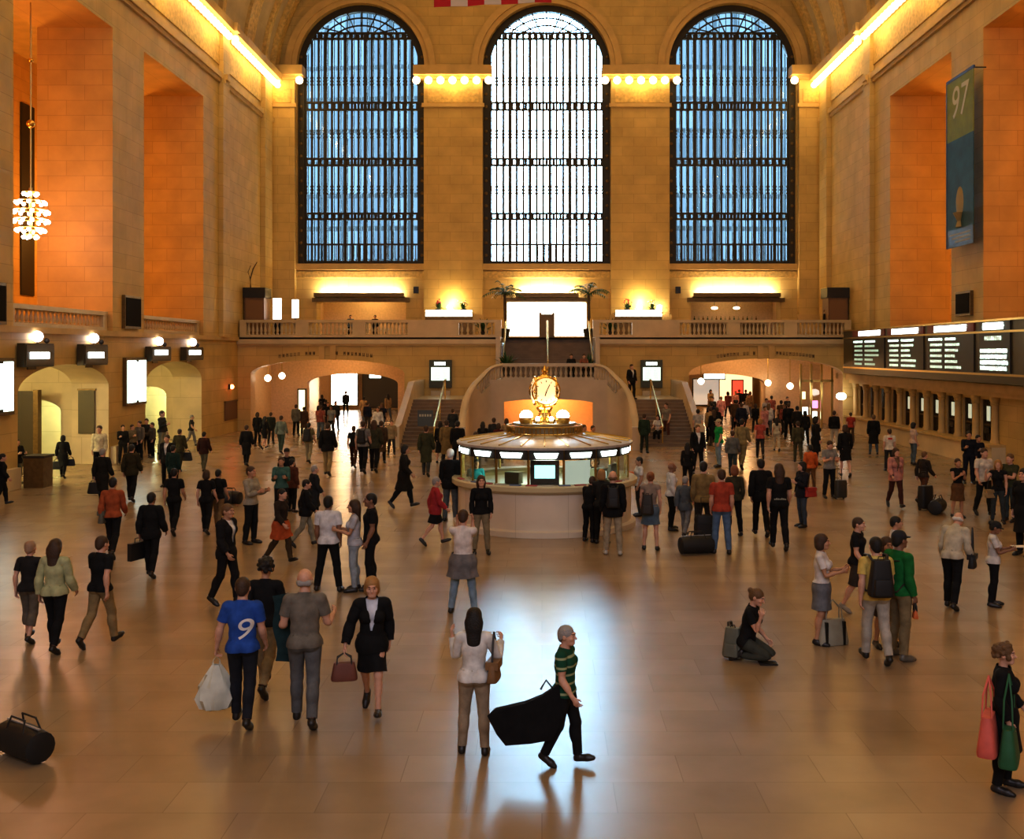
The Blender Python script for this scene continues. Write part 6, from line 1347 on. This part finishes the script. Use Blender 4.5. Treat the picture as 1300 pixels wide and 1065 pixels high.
P(1029, 625, 568, 174, 'person in bright orange top behind the woman with the red bag', pose='stroll', top=('shirt', ORG), bottom=('trousers', (.16,.08,.03)), hair=('short', H_BLK), skin_t='brown')
r, w = P(1053, 632, 560, 10, 'man in grey shirt standing with an upright suitcase', pose='hold', top=('tee', (.24,.24,.23)), bottom=('trousers', BLK), hair=('short', H_BRN), tilt=(20,0,0))
c = on_floor(1062, 633); bag('suitcase', c+Vector((.1,-.1,0)), 20, 'upright dark suitcase beside the man in the grey shirt', (.03,.03,.025), 1.0)
P(1073, 606, 541, 178, 'woman in black dress walking away near the ticket counters', fem=True, pose='stroll', top=('shirt', BLK), bottom=('skirt', BLK, .55), hair=('bob', H_BRN))
P(1059, 568, 522, 160, 'person in black top and pale trousers by the white wall lamp', pose='stand', top=('shirt', BLK), bottom=('trousers', OFF), hair=('short', H_BRN))
P(1080, 562, 534, 175, 'small person in red top by the ticket counters', hgt=1.5, pose='stand', top=('tee', (.40,.05,.03)), bottom=('trousers', BRN), hair=('short', H_BRN))
# ---- along the ticket counters
P(1109, 577, 527, 170, 'person in black coat and blue jeans at the ticket counters', pose='stand', top=('coat', BLK), bottom=('jeans', (.06,.09,.12)), hair=('short', H_LBR))
r, w = P(1129, 598, 545, 178, 'person in white T-shirt with a red mark on the back', pose='stand', top=('tee', (.66,.62,.55)), bottom=('trousers', CHAR), hair=('short', H_BRN))
sh = [c_ for c_ in r.children if c_.name.startswith('shirt')][0]; local(MB().box(-.07,.09,.150,.160,1.22,1.29), 'print', mat('print_red', (.5,.04,.03), .7), sh)
P(1160, 590, 537, 100, 'dark-haired woman in pale pink top and blue jeans at the counters', fem=True, pose='stand', top=('tee', (.55,.42,.36)), bottom=('jeans', (.09,.13,.17)), hair=('bob', H_BLK))
P(1137, 645, 570, 2, 'woman in pink open shirt and brown trousers walking towards us', fem=True, pose='walk', top=('suit', (.50,.24,.20), None, 0, (.20,.12,.07)), bottom=('trousers', (.06,.02,.015)), hair=('bob', H_BRN))
r, w = P(1173, 640, 574, 110, 'person in dark top with an orange jacket around the waist', pose='walk', top=('shirt', (.03,.022,.016)), bottom=('trousers', (.12,.045,.02)), hair=('short', H_LBR))
c = on_floor(1190, 652); bag('duffel', c+Vector((0,0,0)), 60, 'bulky black travel bag on the floor by the brown skirt', BLK, 1.3); bag('suitcase', c+Vector((-.1,.65,0)), 30, 'upright black suitcase beside the bulky travel bag', BLK, 1.2)
P(1216, 657, 583, 5, 'woman in black top and brown skirt with folded arms', fem=True, pose='folded', top=('tank', BLK), bottom=('skirt', (.13,.065,.025), .50), hair=('short', H_BRN), skin_t='tan')
for px, fy, hy, hd, lab in ((1230,614,548,-10,'uniformed police officer by the ticket counters, left of two'), (1242,613,553,10,'uniformed police officer by the ticket counters, right of two')): P(px, fy, hy, hd, lab, pose='holdR', top=('shirt', (.010,.012,.022)), bottom=('trousers', (.010,.012,.022)), hair=[('short', H_BLK)], skin_t='tan')
P(1249, 655, 571, 6, 'man in white T-shirt and dark trousers among the right hand group', pose='stroll', top=('tee', (.62,.58,.50)), bottom=('trousers', (.02,.02,.02)), hair=('short', H_BRN))
r, w = P(1267, 664, 585, -25, 'blonde woman in black vest and jeans embraced at the right', fem=True, pose='stand', top=('tank', BLK), bottom=('jeans', (.04,.05,.055)), hair=('long', H_BLD), mods=dict(uaR=(-30,10,0), faR=(-110,0,0)))
bag('shoulder', shoulder(w, 'R')+Vector((-.05,-.1,-.15)), 10, 'tan shoulder bag between the white T-shirt and the black vest', (.32,.22,.10), .9, drop=.35)
P(1282, 662, 577, -55, 'man in olive T-shirt and jeans holding the blonde woman', pose='embrace', top=('tee', (.05,.055,.025)), bottom=('jeans', (.05,.07,.075)), hair=('short', H_LBR))
P(1300, 706, 567, -60, 'person in black at the right picture edge', pose='stand', top=('coat', BLK), bottom=('trousers', BLK), hair=('long', H_BLK))
# ---- left half of the concourse
r, w = P(22, 614, 558, 60, 'person in dark jacket and jeans leaning by the dark pier base at the left edge', pose='hold', top=('jacket', BLK), bottom=('jeans', (.10,.12,.11)), hair=('short', H_BRN))
P(3, 642, 585, 120, 'person in black at the left picture edge', pose='stroll', top=('jacket', BLK), bottom=('trousers', BLK), hair=('short', H_BLK))
r, w = P(80, 607, 554, 185, 'woman in black cape coat with a bag in each hand before the first left arch', fem=True, pose='stroll', top=('coat', BLK), bottom=('trousers', BLK), hair=('bob', H_BLK))
bag('tote', hand(w, 'L'), 10, 'black bag in the left hand of the woman in the cape coat', BLK, .95, drop=.1); bag('tote', hand(w, 'R'), 10, 'black bag in the right hand of the woman in the cape coat', BLK, .8, drop=.1)
P(126, 607, 541, 5, 'man in white shirt and black trousers by the first left arch', pose='stand', top=('shirt', (.58,.52,.36)), bottom=('trousers', BLK), hair=('short', H_BRN))
r, w = P(130, 643, 571, 175, 'grey-haired person in long dark coat carrying a black bag', pose='stroll', top=('coat', (.014,.013,.012)), bottom=('trousers', BLK), hair=('short', H_GRY))
bag('tote', hand(w, 'L'), 0, 'black bag carried by the grey-haired person in the long coat', BLK, 1.1, drop=.08)
P(167, 637, 566, 182, 'man in dark olive jacket and black trousers walking away', pose='stroll', top=('jacket', (.035,.030,.014)), bottom=('trousers', BLK), hair=('short', H_BLK))
P(221, 679, 596, 178, 'man in black T-shirt and black trousers walking away, left of the leaning pair', pose='walk', top=('tee', BLK), bottom=('trousers', BLK), hair=('short', H_BLK), skin_t='tan')
P(212, 618, 553, -5, 'man in dark suit and tie facing us near the second left arch', pose='stand', top=('suit', (.016,.015,.013)), bottom=('trousers', BLK), hair=('short', H_BRN))
P(220, 628, 566, 170, 'person in dark teal jacket behind the black T-shirt', pose='stand', top=('jacket', (.012,.035,.03)), bottom=('trousers', BLK), hair=('short', H_BLK))
r, w = P(228, 598, 546, 176, 'man in olive brown jacket with a dark bag near the second left arch', pose='stroll', top=('jacket', (.055,.048,.022)), bottom=('trousers', (.03,.028,.02)), hair=('short', H_BRN))
bag('tote', hand(w, 'R'), 0, 'dark bag carried by the man in the olive brown jacket', BLK, 1.05, drop=.1)
P(206, 577, 522, 80, 'man in dark shirt and pale trousers standing in the second left arch', pose='holdR', top=('shirt', (.03,.03,.028)), bottom=('trousers', (.26,.27,.20)), hair=('short', H_BRN))
for px, fy, hy, hd, tc, lab in ((156,588,540,30,BLK,'first from the left in black'), (168,585,540,60,(.17,.14,.09),'second from the left in grey'), (177,584,535,-20,(.15,.13,.11),'third from the left in taupe'), (186,579,532,10,(.02,.02,.02),'fourth from the left in dark clothes'), (193,581,541,-40,(.09,.07,.05),'fifth from the left in brown')): P(px, fy, hy, hd, 'person waiting by the pier between the left arches, '+lab, pose='holdR', top=('shirt', tc), bottom=('trousers', BLK), hair=('short', H_BRN))
P(243, 567, 528, 90, 'person in dark top and grey trousers hurrying past the second left arch', pose='walk', top=('tee', CHAR), bottom=('trousers', GREY), hair=('short', H_GRY))
P(259, 600, 552, 170, 'person in dark maroon jacket and grey trousers right of the second left arch', pose='stroll', top=('jacket', (.04,.014,.012)), bottom=('trousers', (.10,.10,.07)), hair=('short', H_BLK))
P(262, 678, 599, 176, 'woman in black top with bare arms and black trousers, left of a pair', fem=True, pose='stroll', top=('tee', BLK), bottom=('trousers', BLK), hair=('bob', H_BRN))
P(277, 672, 603, 172, 'man in black T-shirt and khaki trousers, right of a pair', pose='stroll', top=('tee', BLK), bottom=('trousers', (.20,.13,.06)), hair=('short', H_BLK), skin_t='tan')
r, w = P(319, 690, 593, 70, 'man in pale grey shirt and black trousers talking to the group', pose='hold', top=('shirt', (.34,.31,.24)), bottom=('trousers', BLK), hair=('short', H_BRN), skin_t='tan')
P(313, 592, 541, 175, 'man in dark coat walking away below the red wall light', pose='stroll', top=('coat', (.012,.012,.014)), bottom=('trousers', BLK), hair=('short', H_BRN))
P(327, 566, 524, 170, 'woman in black trouser suit near the left arch pier', fem=True, pose='stand', top=('suit', BLK), bottom=('trousers', BLK), hair=('bob', H_BRN))
P(336, 570, 530, 150, 'woman in black dress walking near the left arch pier', fem=True, pose='walk', top=('shirt', BLK), bottom=('skirt', BLK, .55), hair=('long', H_BLK))
P(344, 563, 524, 178, 'person in dark green jacket near the left arch pier', pose='stand', top=('jacket', (.025,.03,.02)), bottom=('trousers', CHAR), hair=('short', H_BRN))
P(357, 576, 529, 170, 'man in blue grey shirt and teal trousers before the left arch', pose='stroll', top=('shirt', (.15,.19,.17)), bottom=('trousers', (.05,.08,.065)), hair=('short', H_BRN))
P(376, 553, 514, 175, 'man in grey jacket and dark trousers under the left arch', pose='stand', top=('jacket', (.13,.12,.10)), bottom=('trousers', BLK), hair=('short', H_BRN))
P(386, 553, 517, 178, 'person in dark brown coat beside the grey jacket under the left arch', pose='stand', top=('coat', (.06,.03,.018)), bottom=('trousers', BLK), hair=('short', H_BLK))
r, w = P(392, 588, 538, 172, 'person in beige shirt and pale trousers with a dark backpack before the left arch', pose='stroll', top=('tee', (.20,.17,.08)), bottom=('trousers', (.32,.29,.18)), hair=('short', H_BLK))
bag('backpack', back(w), 172, 'dark backpack on the person in the beige shirt', BLK, 1.1)
P(416, 604, 538, 176, 'man in loose black jacket and khaki trousers before the left arch', pose='stroll', top=('jacket', BLK), bottom=('trousers', (.30,.23,.11)), hair=('short', H_BRN))
P(357, 660, 581, 8, 'man in teal shirt and dark tie standing in the crowded left group', pose='hold', top=('shirt', (.06,.14,.12)), bottom=('trousers', BLK), hair=('short', H_BRN), skin_t='tan')
P(371, 650, 585, 150, 'person in dark red jacket beside the teal shirt', pose='stand', top=('jacket', (.10,.035,.02)), bottom=('trousers', BLK), hair=('short', H_BLK), skin_t='tan')
P(364, 640, 570, 20, 'person in black hat and coat behind the teal shirt', pose='stand', top=('coat', BLK), bottom=('trousers', BLK), hair=[('short', H_BLK), ('cap', BLK)], skin_t='tan')
r, w = P(357, 715, 622, 60, 'person in dark top with an orange sweater tied at the waist, left group', pose='walk', top=('shirt', (.03,.02,.014)), bottom=('trousers', (.06,.04,.02)), hair=('short', H_BLK))
sw = drape(1.03, .60, (.182,.15), (.25,.20), pleat=.08); hs_ = min(1.93, max(1.5, (715-622)*on_floor(357,715).y/F_PX))/1.75; new_obj('tied_sweater', skin(sw[0], sw[2], fk(pose_of('walk')))*hs_, sw[1], cloth((.42,.09,.025)), r)
P(388, 694, 610, 100, 'person in black jacket and pale grey trousers hurrying past the left group', pose='walk', top=('jacket', BLK), bottom=('trousers', (.26,.25,.19)), hair=('short', H_BLK))
P(399, 664, 600, 120, 'person in charcoal coat at the right of the left group', pose='stroll', top=('coat', (.02,.022,.024)), bottom=('trousers', BLK), hair=('short', H_GRY))
for px, fy, hd, lab in ((277,642,20,'dark carry bag on the floor between the pair and the red reflection'), (291,640,-15,'second dark carry bag on the floor beside the first')):
    bag('duffel', on_floor(px, fy), hd, lab, BLK, 1.2)
r, w = P(449, 594, 542, 175, 'woman in dark dress with bare legs standing in the bright reflection', fem=True, pose='stroll', top=('tee', BLK), bottom=('trousers', (.05,.02,.012)), hair=('short', H_BRN))
r, w = P(461, 601, 529, 172, 'person with black rucksack and dark trousers by the bright reflection', pose='stroll', top=('tee', GREY), bottom=('trousers', BLK), hair=('short', H_BRN))
bag('backpack', back(w), 172, 'black rucksack seen by the bright reflection under the left arch', BLK, 1.05)
P(475, 600, 534, 176, 'person in olive jacket and dark trousers right of the bright reflection', pose='stroll', top=('jacket', (.05,.05,.028)), bottom=('trousers', BLK), hair=('long', H_BRN))
P(484, 588, 535, 178, 'person in brown coat behind the olive jacket', pose='stand', top=('coat', (.07,.045,.025)), bottom=('trousers', BLK), hair=('short', H_BRN))
P(497, 577, 536, 10, 'person in beige jacket by the left stair parapet', pose='stand', top=('jacket', (.28,.22,.13)), bottom=('trousers', CHAR), hair=('short', H_BRN))
# ---- crowds under the two arches
def crowd(n, x0, x1, y0, y1, seed, side, cols):
    rr = random.Random(seed); pts = []
    tries = 0
    while len(pts) < n and tries < 4000:
        tries += 1; fy = y0+(y1-y0)*rr.random()**.8; px = rr.uniform(x0, x1); c = on_floor(px, fy)
        if all((c-q[0]).length > .75 for q in pts) and not any(abs(px-a) < 4 and abs(fy-b) < 6 for a, b in TAKEN) and 69.9+.6 < c.y or (len(pts) < n and all((c-q[0]).length > .75 for q in pts) and c.y < 68.2): pts.append((c, px, fy))
    pts.sort(key=lambda q: q[1])
    ORD = ['first','second','third','fourth','fifth','sixth','seventh','eighth','ninth','tenth','eleventh','twelfth','thirteenth','fourteenth','fifteenth','sixteenth','seventeenth','eighteenth','nineteenth','twentieth','twenty-first','twenty-second','twenty-third','twenty-fourth','twenty-fifth','twenty-sixth','twenty-seventh','twenty-eighth','twenty-ninth','thirtieth']
    for i, (c, px, fy) in enumerate(pts):
        cn, cc = rr.choice(cols); fem = rr.random() < .45; hd = 180+rr.uniform(-30,30) if rr.random() < .6 else rr.uniform(-30,30)
        g = rr.choice(['jacket','shirt','tee','coat'])
        person(c, rr.uniform(1.58,1.82), hd, lod=1, pose=rr.choice(['stroll','stand','walk','stand']), fem=fem, top=(g, cc), bottom=(rr.choice(['trousers','trousers','jeans']), rr.choice([BLK, CHAR, (.06,.05,.04), (.10,.13,.17)])), hair=(rr.choice(['bob','long'] if fem else ['short']), rr.choice([H_BLK, H_BRN, H_LBR])), skin_t=rr.choice(['light','tan','tan','brown']),
               label='person in %s %s in the %s arch crowd, %s from the left' % (cn, dict(jacket='jacket', shirt='long sleeves', tee='T-shirt', coat='coat')[g], side, ORD[i]), group='crowd under the %s arch' % side)
TAKEN = []
CL = [('black', BLK), ('black', BLK), ('dark', CHAR), ('navy', NAVY), ('grey', GREY), ('white', WHT), ('tan', TAN), ('brown', BRN), ('dull red', (.25,.07,.05)), ('pink', PNK)]
crowd(14, 398, 500, 522, 562, 4, 'left', CL)
crowd(28, 893, 1000, 524, 566, 9, 'right', CL)

# ---- a few diners up on the balcony
for px, Y, hd, pz, tc, lab in ((330,63.6,20,'stand',BLK,'person in black standing on the balcony beside the left cabinet'), (352,63.9,200,'stand',CHAR,'person in dark clothes on the balcony between the two menu signs'), (445,72.9,10,'stand',(.10,.16,.26),'person in blue shirt inside the left balcony restaurant'), (476,73.2,-10,'stand',BLK,'person in black inside the left balcony restaurant'), (1048,63.4,60,'stand',BLK,'person in black standing on the balcony beside the right cabinet')):
    person(Vector(((px-CX)*Y/F_PX, Y, 5.4)), 1.68, hd, lod=1, pose=pz, top=('shirt', tc), bottom=('trousers', BLK), hair=('short', H_BRN), label=lab)
# ------------------------------------------------------------------ camera, lamps, world
cam = bpy.data.cameras.new('camera'); cam.sensor_fit = 'HORIZONTAL'; cam.sensor_width = 36; cam.lens = F_PX*36/1300
cam.shift_x = (650-CX)/1300; cam.shift_y = -(532.5-CY)/1300; cam.clip_end = 400
co = bpy.data.objects.new('camera', cam); COL.objects.link(co); co.location = (0, 0, EYE); co.rotation_euler = (PI/2, 0, 0)
sc = bpy.context.scene; sc.camera = co
w = bpy.data.worlds.new('world'); sc.world = w; w.use_nodes = True
w.node_tree.nodes['Background'].inputs[0].default_value = (.45,.76,1.0,1); w.node_tree.nodes['Background'].inputs[1].default_value = 34
def lamp(kind, loc, energy, col, size=.3, sy=None, rot=(0,0,0), spread=None):
    l = bpy.data.lights.new('lamp', kind); l.energy = energy; l.color = col
    if kind == 'AREA':
        l.size = size
        if sy: l.shape = 'RECTANGLE'; l.size_y = sy
        if spread: l.spread = spread
    elif kind in ('POINT','SPOT'): l.shadow_soft_size = size
    o = bpy.data.objects.new('lamp', l); COL.objects.link(o); o.location = loc; o.rotation_euler = rot; return o
WARM = (1,.66,.30); AMB = (1,.49,.10)
lamp('AREA', (.25, 22, 32), 3300, (1,.70,.32), 24, 40)  # unseen fill light added under the vault, no fixture there
lamp('AREA', (.25, -11.5, 17), 4200, (.86,.84,1.0), 26, 14, (PI/2, 0, 0))
lamp('AREA', (.25, 52, 33), 2000, (1,.68,.30), 22, 24)  # second added fill, above the far part of the hall
# passages behind the tall openings
for X in (-22.8, 23.2):
    for y in (33.5, 45.5, 57.5): lamp('POINT', (X, y, 11.5), 1100, AMB, .5)
    lamp('POINT', (X, 22, 11.5), 1100, AMB, .5)
# lobbies and arcades
for c in (39.45, 51.1): lamp('POINT', (-21.3, c-2.3, 3.9), 520, (1,.88,.42), .3); lamp('POINT', (-20.0, c+5.0, 2.6), 320, (.82,1,.6), .2)
for x, y, e in ((-12.4,66,420),(-13,75,500),(-13,88,400),(12.5,66,420),(12.5,75,600),(13,86,600)): lamp('POINT', (x, y, 4.1), e*.55, (1,.60,.26), .3)
lamp('POINT', (SC, 54.5, 2.4), 420, (1,.55,.22), .3)
for c in (-11.9, 12.75): lamp('POINT', (c, 73, 8.4), 170 if c < 0 else 60, (1,.72,.3), .2)
for (a, b) in PIERS: lamp('POINT', ((a+b)/2, YW-1.1, 7.9), 130, (1,.75,.35), .15)
for (x0, x1) in ((-14.5,-9.4),(-1.5,2.2),(10.2,15.2)): lamp('AREA', ((x0+x1)/2, YW-.35, 8.45), 260, (1,.85,.55), x1-x0, .2, (PI+math.radians(-25), 0, 0))
lamp('POINT', BC+Vector((0,0,2.05)), 170, (.9,1,.75), .3)
lamp('POINT', (-19.6, 36.4, 2.8), 160, (1,.92,.6), .2)
# under-cornice glow
for X, s in ((XL,1),(XR,-1)):
    for y in (30, 40, 49, 56, 63, 67.5): lamp('POINT', (X+s*1.1, y, 21.3), 75, (1,.68,.22), .15)
for (a, b) in PIERS+CORN: lamp('POINT', ((a+b)/2, YW-1.2, 21.75), 22, (1,.70,.24), .15)
sc.view_settings.view_transform = 'Standard'; sc.view_settings.look = 'None'; sc.view_settings.exposure = 0; sc.view_settings.gamma = .84
sc.cycles.use_denoising = True; sc.cycles.max_bounces = 6; sc.cycles.diffuse_bounces = 3; sc.cycles.glossy_bounces = 3; sc.cycles.transmission_bounces = 6; sc.cycles.sample_clamp_indirect = 8; sc.cycles.sample_clamp_direct = 0
sc.cycles.caustics_reflective = False; sc.cycles.caustics_refractive = False
